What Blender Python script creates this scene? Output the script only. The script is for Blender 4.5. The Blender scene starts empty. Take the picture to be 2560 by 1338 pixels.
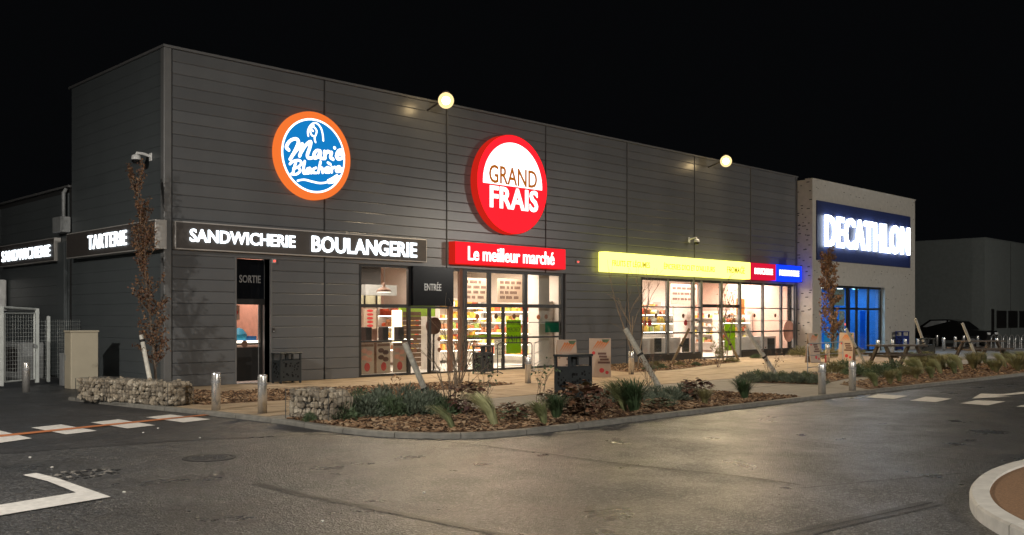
import bpy, math, random
from math import sin, cos, pi, radians
from mathutils import Vector, Matrix

# ------------------------------------------------------------------ camera
FPX, HX, HY, CAMH = 2390., 1280., 795., 1.7
A = math.atan((3690 - HX) / FPX)
FW = (cos(A), sin(A)); RT = (sin(A), -cos(A))
_d = FPX * CAMH / (970 - HY); _l = (414 - HX) / FPX * _d
CX, CY = -(_d * FW[0] + _l * RT[0]), -(_d * FW[1] + _l * RT[1])
S = bpy.context.scene
col = S.collection
cd = bpy.data.cameras.new('camera'); cam = bpy.data.objects.new('camera', cd); col.objects.link(cam)
cam.location = (CX, CY, CAMH); cam.rotation_euler = (pi / 2, 0, A - pi / 2)
cd.sensor_width = 36; cd.lens = FPX / 2560 * 36; cd.shift_y = (HY - 669) / 2560
cd.clip_start = .1; cd.clip_end = 2000
S.camera = cam
# ------------------------------------------------------------------ world (night)
W = bpy.data.worlds.new('World'); S.world = W; W.use_nodes = True
bg = W.node_tree.nodes['Background']; bg.inputs[0].default_value = (.5, .55, .65, 1); bg.inputs[1].default_value = .0035
S.view_settings.view_transform = 'Standard'; S.view_settings.look = 'None'
S.view_settings.exposure = 0; S.view_settings.gamma = 1
try:
    S.cycles.use_denoising = True; S.cycles.denoiser = 'OPENIMAGEDENOISE'
    S.cycles.sample_clamp_indirect = 4; S.cycles.max_bounces = 7; S.cycles.transparent_max_bounces = 16
    S.cycles.diffuse_bounces = 3; S.cycles.glossy_bounces = 3; S.cycles.blur_glossy = .5
except Exception: pass
# lamp levels (watts)
P_MAST, P_YARD, P_PARK = 3000, 6200, 10500
P_BAKERY, P_HALL, P_SPORT = 270, 850, 230

# ------------------------------------------------------------------ pixels to places
def ray(px, py):
    s = (px - HX) / FPX
    return (FW[0] + s * RT[0], FW[1] + s * RT[1], (HY - py) / FPX)
def gz(px, py, z=0.):
    r = ray(px, py); t = (z - CAMH) / r[2]; return Vector((CX + t * r[0], CY + t * r[1], z))
def gy(px, py, Y=0.):
    r = ray(px, py); t = (Y - CY) / r[1]; return Vector((CX + t * r[0], Y, CAMH + t * r[2]))
def gx(px, py, X=0.):
    r = ray(px, py); t = (X - CX) / r[0]; return Vector((X, CY + t * r[1], CAMH + t * r[2]))
def gd(px, d, z=0.):
    s = (px - HX) / FPX; return Vector((CX + d * (FW[0] + s * RT[0]), CY + d * (FW[1] + s * RT[1]), z))
ROAD = -.06

# ------------------------------------------------------------------ materials
MT = {}
def mat(name, c, rough=.6, metal=0., var=.12, vs=6., bump=0., bs=40., emit=None, es=0., spec=.5, c2=None, det=4):
    m = bpy.data.materials.new(name); m.use_nodes = True; nt = m.node_tree; N = nt.nodes; L = nt.links
    b = N['Principled BSDF']
    b.inputs['Roughness'].default_value = rough; b.inputs['Metallic'].default_value = metal
    b.inputs['Specular IOR Level'].default_value = spec
    tc = N.new('ShaderNodeTexCoord')
    if emit:
        b.inputs['Emission Color'].default_value = (*emit, 1); b.inputs['Emission Strength'].default_value = es
    n = N.new('ShaderNodeTexNoise'); n.inputs['Scale'].default_value = vs; n.inputs['Detail'].default_value = det
    L.new(tc.outputs['Object'], n.inputs['Vector'])
    r = N.new('ShaderNodeValToRGB'); r.color_ramp.elements[0].position = .3; r.color_ramp.elements[1].position = .7
    ca = tuple(max(0, x * (1 - var)) for x in c); cb = tuple(min(1, x * (1 + var)) for x in (c2 or c))
    r.color_ramp.elements[0].color = (*ca, 1); r.color_ramp.elements[1].color = (*cb, 1)
    L.new(n.outputs['Fac'], r.inputs['Fac']); L.new(r.outputs['Color'], b.inputs['Base Color'])
    if bump:
        n2 = N.new('ShaderNodeTexNoise'); n2.inputs['Scale'].default_value = bs; n2.inputs['Detail'].default_value = 3
        L.new(tc.outputs['Object'], n2.inputs['Vector'])
        bp = N.new('ShaderNodeBump'); bp.inputs['Strength'].default_value = bump; bp.inputs['Distance'].default_value = .02
        L.new(n2.outputs['Fac'], bp.inputs['Height']); L.new(bp.outputs['Normal'], b.inputs['Normal'])
    MT[name] = m
    return m
def emat(name, c, s):
    m = bpy.data.materials.new(name); m.use_nodes = True; nt = m.node_tree; nt.nodes.clear()
    e = nt.nodes.new('ShaderNodeEmission'); o = nt.nodes.new('ShaderNodeOutputMaterial')
    e.inputs[0].default_value = (*c, 1); e.inputs[1].default_value = s
    nt.links.new(e.outputs[0], o.inputs[0]); MT[name] = m; return m
def glassmat(name, tint=(.93, .95, .94), refl=.06):
    m = bpy.data.materials.new(name); m.use_nodes = True; nt = m.node_tree; nt.nodes.clear()
    N = nt.nodes; L = nt.links
    t = N.new('ShaderNodeBsdfTransparent'); t.inputs[0].default_value = (*tint, 1)
    g = N.new('ShaderNodeBsdfGlossy'); g.inputs['Roughness'].default_value = .02
    lw = N.new('ShaderNodeLayerWeight'); lw.inputs[0].default_value = .5
    pw_ = N.new('ShaderNodeMath'); pw_.operation = 'POWER'; pw_.inputs[1].default_value = 4
    f = N.new('ShaderNodeMath'); f.operation = 'MULTIPLY_ADD'; f.inputs[1].default_value = .75; f.inputs[2].default_value = .04
    L.new(lw.outputs['Facing'], pw_.inputs[0]); L.new(pw_.outputs[0], f.inputs[0])
    mx = N.new('ShaderNodeMixShader'); o = N.new('ShaderNodeOutputMaterial')
    L.new(f.outputs[0], mx.inputs[0]); L.new(t.outputs[0], mx.inputs[1]); L.new(g.outputs[0], mx.inputs[2])
    L.new(mx.outputs[0], o.inputs[0]); MT[name] = m; return m
def asphalt(name, base, speck, rough, scale=90., bump=.5):
    m = bpy.data.materials.new(name); m.use_nodes = True; nt = m.node_tree; N = nt.nodes; L = nt.links
    b = N['Principled BSDF']; tc = N.new('ShaderNodeTexCoord')
    def noise(sc, det, a0, a1, lo, hi, rg=.5):
        n = N.new('ShaderNodeTexNoise'); n.inputs['Scale'].default_value = sc; n.inputs['Detail'].default_value = det; n.inputs['Roughness'].default_value = rg
        L.new(tc.outputs['Object'], n.inputs['Vector'])
        mr = N.new('ShaderNodeMapRange'); mr.inputs[1].default_value = a0; mr.inputs[2].default_value = a1; mr.inputs[3].default_value = lo; mr.inputs[4].default_value = hi
        L.new(n.outputs['Fac'], mr.inputs[0]); return n, mr
    v = N.new('ShaderNodeTexVoronoi'); v.inputs['Scale'].default_value = scale; L.new(tc.outputs['Object'], v.inputs['Vector'])
    sp = N.new('ShaderNodeSeparateColor'); L.new(v.outputs['Color'], sp.inputs[0])
    r = N.new('ShaderNodeValToRGB'); E = r.color_ramp.elements
    E[0].position = 0; E[0].color = (*[x * .4 for x in base], 1); E[1].position = 1; E[1].color = (*speck, 1)
    e = r.color_ramp.elements.new(.6); e.color = (*base, 1)
    L.new(sp.outputs[0], r.inputs['Fac'])
    _, big = noise(.45, 6, .3, .7, .7, 1.3); _, mid = noise(scale * .3, 3, .3, .7, .62, 1.4)
    mu = N.new('ShaderNodeMath'); mu.operation = 'MULTIPLY'; L.new(big.outputs[0], mu.inputs[0]); L.new(mid.outputs[0], mu.inputs[1])
    mx = N.new('ShaderNodeMix'); mx.data_type = 'RGBA'; mx.blend_type = 'MULTIPLY'; mx.inputs[0].default_value = 1
    L.new(r.outputs['Color'], mx.inputs[6]); L.new(mu.outputs[0], mx.inputs[7]); L.new(mx.outputs[2], b.inputs['Base Color'])
    _, rr = noise(.9, 7, .35, .65, rough - .1, rough + .16, .65); L.new(rr.outputs[0], b.inputs['Roughness'])
    n4, _ = noise(scale * .33, 4, 0, 1, 0, 1, .7)
    ad = N.new('ShaderNodeMath'); ad.operation = 'MULTIPLY_ADD'; ad.inputs[1].default_value = 2.2
    L.new(n4.outputs['Fac'], ad.inputs[0]); L.new(v.outputs['Distance'], ad.inputs[2])
    bp = N.new('ShaderNodeBump'); bp.inputs['Strength'].default_value = bump; bp.inputs['Distance'].default_value = .012
    L.new(ad.outputs[0], bp.inputs['Height']); L.new(bp.outputs['Normal'], b.inputs['Normal'])
    b.inputs['Specular IOR Level'].default_value = .9
    MT[name] = m; return m

asphalt('asphalt', (.034, .036, .039), (.16, .16, .16), .36, 58., .9)
asphalt('asphalt_new', (.026, .027, .03), (.085, .085, .088), .44, 85., .6)
mat('seam', (.018, .018, .018), .5, var=.3, vs=20, bump=.2)
mat('paint', (.72, .7, .66), .6, var=.14, vs=14, bump=.15, bs=120)
mat('paint_orange', (.55, .19, .07), .6)
mat('paving', (.34, .255, .165), .75, var=.16, vs=2.2, bump=.12, bs=120, c2=(.38, .29, .195))
mat('paving_grey', (.25, .235, .21), .8, var=.16, vs=4, bump=.2, bs=90)
mat('paving_pale', (.36, .34, .31), .8, var=.12, vs=4, bump=.1, bs=90)
mat('joint', (.05, .042, .032), .9)
mat('kerb', (.2, .19, .165), .75, var=.2, vs=8, bump=.15, bs=60)
mat('kerb_white', (.62, .6, .55), .7, var=.12, vs=7, bump=.1, bs=60)
mat('mulch', (.09, .05, .026), .9, var=.5, vs=18, bump=.7, bs=35, c2=(.17, .1, .055))
mat('chip_a', (.27, .16, .085), .85, var=.3, vs=9); mat('chip_b', (.09, .05, .028), .9, var=.3, vs=9)
mat('chip_c', (.4, .28, .17), .85, var=.3, vs=9)
mat('gravel_brown', (.24, .135, .07), .9, var=.25, vs=40, bump=.5, bs=90)
for i_, k_ in enumerate((1., .93, 1.06)): mat('clad' if not i_ else 'clad%d' % i_, (.128 * k_, .132 * k_, .136 * k_), .29, var=.1, vs=.9, spec=.5, bump=.03, bs=5)
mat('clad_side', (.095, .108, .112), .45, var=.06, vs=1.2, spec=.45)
mat('backing', (.03, .03, .03), .8)
mat('trim', (.15, .15, .148), .4, var=.05)
mat('coping', (.14, .14, .14), .4, var=.06)
mat('frame_dark', (.02, .019, .018), .4)
mat('frame_grey', (.16, .16, .155), .4)
mat('black_panel', (.006, .007, .009), .2, spec=.18)
mat('fascia', (.075, .066, .06), .5, var=.05); mat('fascia_rim', (.5, .48, .45), .35, var=.05)
mat('silver', (.45, .45, .45), .3, metal=.6)
mat('steel', (.72, .7, .66), .26, metal=.75, var=.06, vs=3)
mat('galva', (.42, .43, .43), .45, metal=.7)
mat('decath_wall', (.46, .43, .375), .7, var=.08, vs=5)
mat('decath_blue', (.018, .03, .11), .5)
mat('far_wall', (.19, .21, .2), .8, var=.08)
mat('pole', (.06, .055, .048), .45)
mat('white_plastic', (.75, .75, .73), .35); mat('black_gloss', (.01, .01, .01), .1)
mat('bin', (.022, .027, .029), .45, var=.1); mat('bin_hole', (.004, .004, .004), .9)
mat('beige_box', (.52, .46, .34), .6, var=.06, vs=3); mat('grey_box', (.3, .31, .31), .5)
mat('mesh_white', (.6, .63, .6), .4)
mat('wood_table', (.075, .055, .038), .7, var=.3, vs=12)
mat('stake', (.42, .4, .34), .8, var=.25, vs=15, bump=.3); mat('stake_white', (.72, .69, .6), .7, var=.2, vs=9)
mat('stake_wood', (.23, .16, .09), .8, var=.3, vs=15)
mat('tie', (.01, .01, .01), .6)
mat('bark', (.16, .125, .095), .9, var=.3, vs=20); mat('twig', (.2, .155, .11), .9, var=.3, vs=20)
mat('stone_a', (.36, .3, .22), .85, var=.25, vs=9, bump=.3); mat('stone_b', (.24, .2, .15), .85, var=.25, vs=9, bump=.3)
mat('stone_c', (.46, .4, .31), .85, var=.25, vs=9, bump=.3); mat('wire', (.2, .2, .19), .4, metal=.7)
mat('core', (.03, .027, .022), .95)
for nm, c in dict(leaf_brown=(.16, .08, .04), leaf_tan=(.23, .125, .06), leaf_dk=(.11, .05, .03), leaf_green=(.085, .125, .06),
                  leaf_blue=(.13, .16, .11), leaf_olive=(.19, .175, .075), grass=(.19, .21, .09), grass_pale=(.4, .4, .2),
                  grass_dk=(.045, .08, .03), leaf_wine=(.07, .035, .03)).items():
    mat(nm, c, .65, var=.35, vs=5)
glassmat('glass')
def paper(name, c, em=None):
    m = bpy.data.materials.new(name); m.use_nodes = True; nt = m.node_tree; nt.nodes.clear(); N = nt.nodes
    d = N.new('ShaderNodeBsdfDiffuse'); t = N.new('ShaderNodeBsdfTranslucent'); x = N.new('ShaderNodeMixShader'); o = N.new('ShaderNodeOutputMaterial')
    d.inputs[0].default_value = (*c, 1); t.inputs[0].default_value = (*c, 1); x.inputs[0].default_value = .55
    nt.links.new(d.outputs[0], x.inputs[1]); nt.links.new(t.outputs[0], x.inputs[2]); nt.links.new(x.outputs[0], o.inputs[0]); MT[name] = m
paper('paper_cyan', (.02, .25, .7)); paper('paper_lime', (.34, .5, .03)); paper('paper_white', (.75, .73, .66)); paper('paper_teal', (.03, .2, .13)); paper('paper_frost', (.42, .5, .46))
mat('in_wall', (.58, .39, .32), .8, var=.05); mat('in_white', (.74, .66, .6), .6, var=.04); mat('in_dark', (.03, .026, .025), .6)
mat('in_floor', (.55, .52, .48), .35, var=.05); mat('in_brown', (.2, .1, .06), .6); mat('in_pink', (.62, .3, .22), .6)
mat('cream', (.7, .68, .5), .5); mat('lime', (.25, .38, .03), .5); mat('green_dk', (.02, .12, .07), .5)
mat('poster_beige', (.44, .33, .25), .5, var=.06); mat('poster_white', (.78, .76, .7), .5)
mat('ink', (.03, .028, .026), .6); mat('ink_brown', (.12, .055, .04), .6); mat('red', (.5, .03, .03), .5)
mat('carrot', (.55, .16, .03), .5); mat('slat_brown', (.16, .09, .05), .6)
mat('blue_in', (.008, .12, .36), .5); mat('teal', (.02, .3, .5), .5); mat('orange_in', (.7, .25, .05), .5)
mat('blue_navy', (.015, .03, .18), .5)
for i, c in enumerate([(.75, .7, .6), (.8, .45, .08), (.7, .12, .05), (.75, .65, .15), (.35, .45, .12), (.8, .78, .74), (.45, .2, .1)]):
    mat('good_%d' % i, c, .5, var=.1)
emat('e_white', (.86, .94, 1), 3.2); emat('e_white_dec', (.76, .87, 1), 8.5); emat('e_white_sign', (1, .98, .95), 1.9)
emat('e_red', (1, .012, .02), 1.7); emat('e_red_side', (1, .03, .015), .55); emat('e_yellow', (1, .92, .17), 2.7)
emat('e_yellow_ink', (.4, .31, .0), 1.0); emat('e_blue', (.004, .03, 1), 2.2); emat('e_crim', (.85, .012, .05), .85)
emat('e_mb_blue', (.008, .22, .6), .95); emat('e_mb_orange', (1, .2, .035), .95)
emat('e_grand', (.6, .16, .01), .75); emat('e_lamp', (1, .72, .36), 110); emat('e_ceiling', (1, .95, .86), 9)
m = bpy.data.materials.new('lamp_glow'); m.use_nodes = True; nt = m.node_tree; nt.nodes.clear()  # see-through warm emission that imitates the soft glow round a bulb
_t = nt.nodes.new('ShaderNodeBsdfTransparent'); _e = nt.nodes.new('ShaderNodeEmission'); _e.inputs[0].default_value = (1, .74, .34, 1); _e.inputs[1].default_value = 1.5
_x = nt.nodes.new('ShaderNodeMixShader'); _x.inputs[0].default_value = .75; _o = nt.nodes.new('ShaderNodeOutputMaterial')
nt.links.new(_t.outputs[0], _x.inputs[1]); nt.links.new(_e.outputs[0], _x.inputs[2]); nt.links.new(_x.outputs[0], _o.inputs[0]); MT['lamp_glow'] = m
emat('e_strobe', (1, .06, .04), 4); emat('e_strip', (1, .85, .7), 4); emat('e_shelf', (1, .9, .74), 12)
emat('e_stand', (1, .8, .55), 4.5); emat('e_cool', (.75, .95, 1), 8); emat('e_cyan', (.05, .8, 1), 3); emat('e_neon', (1, .15, .1), 2)

# ------------------------------------------------------------------ mesh helpers
class MB:
    def __init__(s): s.v = []; s.f = []
    def add(s, vs, fs):
        k = len(s.v); s.v += [tuple(v) for v in vs]; s.f += [tuple(i + k for i in f) for f in fs]; return s
    def box(s, x0, y0, z0, x1, y1, z1, M=None):
        vs = [(x, y, z) for z in (z0, z1) for y in (y0, y1) for x in (x0, x1)]
        if M is not None: vs = [M @ Vector(v) for v in vs]
        return s.add(vs, [(0, 2, 3, 1), (4, 5, 7, 6), (0, 1, 5, 4), (2, 6, 7, 3), (0, 4, 6, 2), (1, 3, 7, 5)])
    def cbox(s, x0, y0, z0, x1, y1, z1, b=.01, M=None):
        # box with chamfered vertical and horizontal edges
        vs = []
        for z, i in ((z0, b), (z0 + b, 0), (z1 - b, 0), (z1, b)):
            xa, xb, ya, yb = x0 + i, x1 - i, y0 + i, y1 - i
            vs += [(xa + b, ya, z), (xb - b, ya, z), (xb, ya + b, z), (xb, yb - b, z), (xb - b, yb, z), (xa + b, yb, z), (xa, yb - b, z), (xa, ya + b, z)]
        if M is not None: vs = [M @ Vector(v) for v in vs]
        fs = [tuple(range(7, -1, -1)), tuple(range(24, 32))]
        for l in range(3):
            for i in range(8):
                j = (i + 1) % 8; fs.append((l * 8 + i, l * 8 + j, l * 8 + 8 + j, l * 8 + 8 + i))
        return s.add(vs, fs)
    def prism(s, poly, z0, z1):
        n = len(poly)
        ar = sum(poly[i][0] * poly[(i + 1) % n][1] - poly[(i + 1) % n][0] * poly[i][1] for i in range(n))
        if ar < 0: poly = list(poly)[::-1]
        vs = [(p[0], p[1], z0) for p in poly] + [(p[0], p[1], z1) for p in poly]
        fs = [tuple(range(n - 1, -1, -1)), tuple(range(n, 2 * n))] + [(i, (i + 1) % n, n + (i + 1) % n, n + i) for i in range(n)]
        return s.add(vs, fs)
    def tube(s, pts, rad, n=8, caps=True):
        pts = [Vector(p) for p in pts]; m = len(pts)
        if not hasattr(rad, '__len__'): rad = [rad] * m
        vs = []; up = None
        for i, p in enumerate(pts):
            t = (pts[min(i + 1, m - 1)] - pts[max(i - 1, 0)])
            if t.length < 1e-9: t = Vector((0, 0, 1))
            t.normalize()
            if up is None:
                up = Vector((0, 0, 1)) if abs(t.z) < .9 else Vector((1, 0, 0))
            a = t.cross(up)
            if a.length < 1e-6: a = t.orthogonal()
            a.normalize(); b = a.cross(t).normalized(); up = b
            for k in range(n):
                th = 2 * pi * k / n; vs.append(p + rad[i] * (cos(th) * a + sin(th) * b))
        fs = []
        for i in range(m - 1):
            for k in range(n):
                j = (k + 1) % n; fs.append((i * n + k, i * n + j, (i + 1) * n + j, (i + 1) * n + k))
        if caps: fs += [tuple(range(n - 1, -1, -1)), tuple(range((m - 1) * n, m * n))]
        return s.add(vs, fs)
    def lathe(s, prof, n=20, c=(0, 0, 0)):
        vs = []; 
        for r, z in prof:
            for k in range(n): vs.append((c[0] + r * cos(2 * pi * k / n), c[1] + r * sin(2 * pi * k / n), c[2] + z))
        fs = []
        for i in range(len(prof) - 1):
            for k in range(n):
                j = (k + 1) % n; fs.append((i * n + k, i * n + j, (i + 1) * n + j, (i + 1) * n + k))
        fs += [tuple(range(n - 1, -1, -1)), tuple(range((len(prof) - 1) * n, len(prof) * n))]
        return s.add(vs, fs)
    def mesh(s, name, m=None):
        me = bpy.data.meshes.new(name); me.from_pydata(s.v, [], s.f); me.update()
        if m: me.materials.append(MT[m])
        return me
    def build(s, name, m, parent=None, loc=None, smooth=False):
        me = s.mesh(name, m)
        if smooth: 
            for p in me.polygons: p.use_smooth = True
        return put(name, me, parent, loc)
def put(name, me, parent=None, loc=None, rot=None, scale=None):
    o = bpy.data.objects.new(name, me); col.objects.link(o)
    if parent: o.parent = parent
    if loc is not None: o.location = loc
    if rot is not None: o.rotation_euler = rot
    if scale is not None: o.scale = scale if hasattr(scale, '__len__') else (scale,) * 3
    return o
def thing(name, label, cat, loc=(0, 0, 0), rz=0., group=None):
    o = bpy.data.objects.new(name, None); col.objects.link(o); o.location = loc; o.rotation_euler = (0, 0, rz)
    o.empty_display_size = .2; tag(o, label, cat, group); return o
def tag(o, label=None, cat=None, group=None, kind=None):
    if label: o['label'] = label
    if cat: o['category'] = cat
    if group: o['group'] = group
    if kind: o['kind'] = kind
    return o
def struct(o): o['kind'] = 'structure'; return o
def dup(root, loc, rz, label, group=None, scale=None):
    r = root.copy(); col.objects.link(r); r.location = loc; r.rotation_euler = (0, 0, rz); r['label'] = label
    if group: r['group'] = group
    if scale: r.scale = (scale,) * 3
    for ch in root.children:
        c = ch.copy(); col.objects.link(c); c.parent = r
        for g in ch.children:
            d = g.copy(); col.objects.link(d); d.parent = c
    return r
FRONT = Matrix(((1, 0, 0), (0, 0, -1), (0, 1, 0)))          # text x,y,z -> world x, z, -y
SIDE = Matrix(((0, 0, -1), (-1, 0, 0), (0, 1, 0)))          # on the wall that faces -x
def text(s, w, h, depth=.03, bold=0., shear=0., space=1.):
    cu = bpy.data.curves.new('t', 'FONT'); cu.body = s; cu.size = 1; cu.offset = bold; cu.shear = shear
    cu.space_character = space; cu.resolution_u = 3; cu.extrude = .5
    o = bpy.data.objects.new('t', cu); col.objects.link(o)
    dg = bpy.context.evaluated_depsgraph_get(); dg.update()
    me = bpy.data.meshes.new_from_object(o.evaluated_get(dg))
    vs = [v.co.copy() for v in me.vertices]; fs = [tuple(p.vertices) for p in me.polygons]
    bpy.data.objects.remove(o); bpy.data.curves.remove(cu); bpy.data.meshes.remove(me)
    xs = [v.x for v in vs]; ys = [v.y for v in vs]
    x0, x1, y0, y1 = min(xs), max(xs), min(ys), max(ys)
    sx = w / (x1 - x0); sy = h / (y1 - y0) if h else sx
    return [Vector(((v.x - (x0 + x1) / 2) * sx, (v.y - (y0 + y1) / 2) * sy, (v.z + .5) * depth)) for v in vs], fs
def put_text(s, c, w, h, m, parent, M=FRONT, depth=.03, name='lettering', **k):
    vs, fs = text(s, w, h, depth, **k); c = Vector(c)
    par = list(range(len(vs)))
    def find(i):
        while par[i] != i: par[i] = par[par[i]]; i = par[i]
        return i
    for f in fs:
        for i in f[1:]: par[find(i)] = find(f[0])
    isl_ = {}
    for i in range(len(vs)): isl_.setdefault(find(i), []).append(i)
    G = []                                                   # islands that overlap in x (accents, dots) are one letter
    for ids in sorted(isl_.values(), key=lambda q: min(vs[i].x for i in q)):
        x0, x1 = min(vs[i].x for i in ids), max(vs[i].x for i in ids)
        if G and x0 < G[-1][1] - .3 * (x1 - x0): G[-1][2].extend(ids); G[-1][1] = max(G[-1][1], x1)
        else: G.append([x0, x1, list(ids)])
    for _, _, ids in G:
        mp = {i: n_ for n_, i in enumerate(ids)}; b = MB()
        b.add([c + M @ vs[i] for i in ids], [tuple(mp[i] for i in f) for f in fs if f[0] in mp]); b.build('letter', m, parent)
def smooth(pts, n=6):
    P = [Vector(p) for p in pts]; out = []
    for i in range(len(P) - 1):
        p0 = P[max(i - 1, 0)]; p1 = P[i]; p2 = P[i + 1]; p3 = P[min(i + 2, len(P) - 1)]
        for k in range(n):
            t = k / n
            out.append(.5 * ((2 * p1) + (-p0 + p2) * t + (2 * p0 - 5 * p1 + 4 * p2 - p3) * t * t + (-p0 + 3 * p1 - 3 * p2 + p3) * t ** 3))
    out.append(P[-1]); return out
def light(name, kind, loc, power, color, parent=None, **k):
    l = bpy.data.lights.new(name, kind); l.energy = power; l.color = color
    for a, b in k.items():
        if a != 'rot': setattr(l, a, b)
    o = bpy.data.objects.new(name, l); col.objects.link(o); o.location = loc
    if parent: o.parent = parent
    if 'rot' in k: o.rotation_euler = k['rot']
    return o
rnd = random.Random(7)

# ================================================================== GROUND
def sheet(name, x0, y0, x1, y1, z, m):
    b = MB(); b.add([(x0, y0, z), (x1, y0, z), (x1, y1, z), (x0, y1, z)], [(0, 1, 2, 3)]); return struct(b.build(name, m))
road = sheet('road', -500, -500, 600, 600, ROAD, 'asphalt')
# newer, darker tarmac of the service yard on the left
yard_edge = [gz(0, 1135, ROAD), gz(420, 1105, ROAD), gz(760, 1088, ROAD), gz(960, 1086, ROAD), Vector((-1.9, -8, ROAD)), Vector((-2.4, -1, ROAD)), Vector((-.3, 3, ROAD)), Vector((-.3, 45, ROAD)), Vector((-40, 45, ROAD)), Vector((-40, 0, ROAD))]
b = MB(); b.add([(p.x, p.y, ROAD + .004) for p in yard_edge], [tuple(range(len(yard_edge)))[::-1]])
yard = struct(b.build('service_yard', 'asphalt_new'))
def strip(pts, w, z, name, m, parent):
    b = MB(); P = [Vector((p[0], p[1], 0)) for p in pts]; vs = []
    for i, p in enumerate(P):
        t = (P[min(i + 1, len(P) - 1)] - P[max(i - 1, 0)]).normalized(); n = Vector((-t.y, t.x, 0)) * w / 2
        vs += [(p.x + n.x, p.y + n.y, z), (p.x - n.x, p.y - n.y, z)]
    b.add(vs, [(2 * i, 2 * i + 1, 2 * i + 3, 2 * i + 2) for i in range(len(P) - 1)]); return b.build(name, m, parent)
def pxs(l): return [gz(x, y, ROAD) for x, y in l]
for l, w in (([(640, 1209), (760, 1238), (915, 1267), (1060, 1296), (1196, 1324), (1330, 1350)], .13), ([(1960, 1345), (2090, 1312), (2200, 1288), (2330, 1258)], .2)):
    strip(smooth(pxs(l), 4), w, ROAD + .005, 'tyre_smear', 'asphalt_new', road)
for l, w in (([(968, 1088), (1090, 1100), (1280, 1124), (1564, 1162), (1848, 1192), (2000, 1214)], .035),
             ([(1040, 1117), (1160, 1107), (1280, 1099), (1450, 1083), (1624, 1068), (2000, 1038), (2240, 1014)], .022),
             ([(1500, 1050), (1624, 1063), (2000, 1103), (2262, 1136), (2509, 1161)], .02),
             ([(2000, 1222), (2182, 1205), (2300, 1195), (2420, 1183)], .018),
             ([(640, 1209), (760, 1238), (915, 1267), (1060, 1296), (1196, 1324), (1330, 1350)], .02),
             ([(1960, 1338), (2090, 1312), (2200, 1288), (2330, 1258)], .02)):
    strip(smooth(pxs(l), 4), w, ROAD + .008, 'tarmac_seam', 'seam', road)
# painted marks
def paintpoly(pts, name='painted_mark', m='paint', z=.012):
    b = MB(); P = [gz(x, y, ROAD) for x, y in pts]
    ar = sum(P[i].x * P[(i + 1) % len(P)].y - P[(i + 1) % len(P)].x * P[i].y for i in range(len(P)))
    if ar < 0: P = P[::-1]
    b.add([(p.x, p.y, ROAD + z) for p in P], [tuple(range(len(P)))]); return b.build(name, m, road)
for q in ([(-105, 1098), (-10, 1076), (80, 1098), (-20, 1112)], [(78, 1071), (152, 1063), (243, 1079), (165, 1088)],
          [(227, 1058), (296, 1050), (389, 1065), (318, 1073)], [(364, 1045), (426, 1038), (527, 1050), (458, 1058)]):
    paintpoly(q, 'zebra_bar')
paintpoly([(-40, 1094), (526, 1036.5), (526, 1039.5), (-40, 1099)], 'orange_line', 'paint_orange', .016)
paintpoly([(57, 1190), (90, 1185), (140, 1197), (277, 1245), (-60, 1302), (-60, 1275), (190, 1234), (120, 1206)], 'bay_line')
for q in ([(2160, 995), (2195, 987), (2270, 991), (2235, 999)], [(2275, 1003), (2315, 993), (2380, 998), (2340, 1007)],
          [(2400, 1010), (2440, 1002), (2515, 1005), (2470, 1015)], [(2540, 1018), (2580, 1009), (2660, 1012), (2620, 1023)]):
    paintpoly(q, 'zebra_bar')
paintpoly([(2430, 998), (2452, 985), (2505, 987), (2620, 974), (2640, 979), (2490, 992), (2532, 993)], 'arrow_mark')
# manhole and patch
p = gz(523, 1145, ROAD); mh = thing('manhole_cover', 'round cast iron manhole cover set in the tarmac', 'manhole cover', p); mh.scale = (.76, .76, 1)
b = MB(); b.lathe([(.43, 0), (.43, .006), (.37, .006), (.37, .002)], 36); b.build('rim', 'seam', mh)
b = MB(); b.lathe([(.36, .0), (.36, .006), (.001, .0065)], 36); b.build('plate', 'asphalt_new', mh)
b = MB()
for i in range(-5, 6):
    for j in range(-5, 6):
        if i * i + j * j < 24: b.box(i * .062 - .02, j * .062 - .018, .005, i * .062 + .018, j * .062 + .018, .011)
tag(b.build('stud_pattern', 'asphalt', mh), kind='stuff')
r_ = random.Random(3); p = gz(205, 1186, ROAD); B_ = [MB(), MB()]
for k in range(90):
    a_ = r_.uniform(0, 2 * pi); u_ = r_.random() ** .6; x_ = p.x + u_ * .42 * cos(a_); y_ = p.y + u_ * .34 * sin(a_); w_ = r_.uniform(.006, .03)
    B_[r_.random() < .4].cbox(x_ - w_, y_ - w_, ROAD, x_ + w_, y_ + w_, ROAD + .006 + w_ * .12, w_ * .08)
tag(B_[0].build('loose_chippings', 'seam', road), kind='stuff'); tag(B_[1].build('loose_chippings', 'paving_grey', road), kind='stuff')
b = MB()
for (x, y) in ((358, 1083), (1060, 1233), (75, 1145), (395, 1072), (310, 1232), (500, 1096), (806, 1305), (130, 1170)):
    q = gz(x, y, ROAD); b.cbox(q.x - .014, q.y - .01, ROAD, q.x + .014, q.y + .01, ROAD + .016, .003)
tag(b.build('litter', 'poster_white'), kind='stuff'); 

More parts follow.
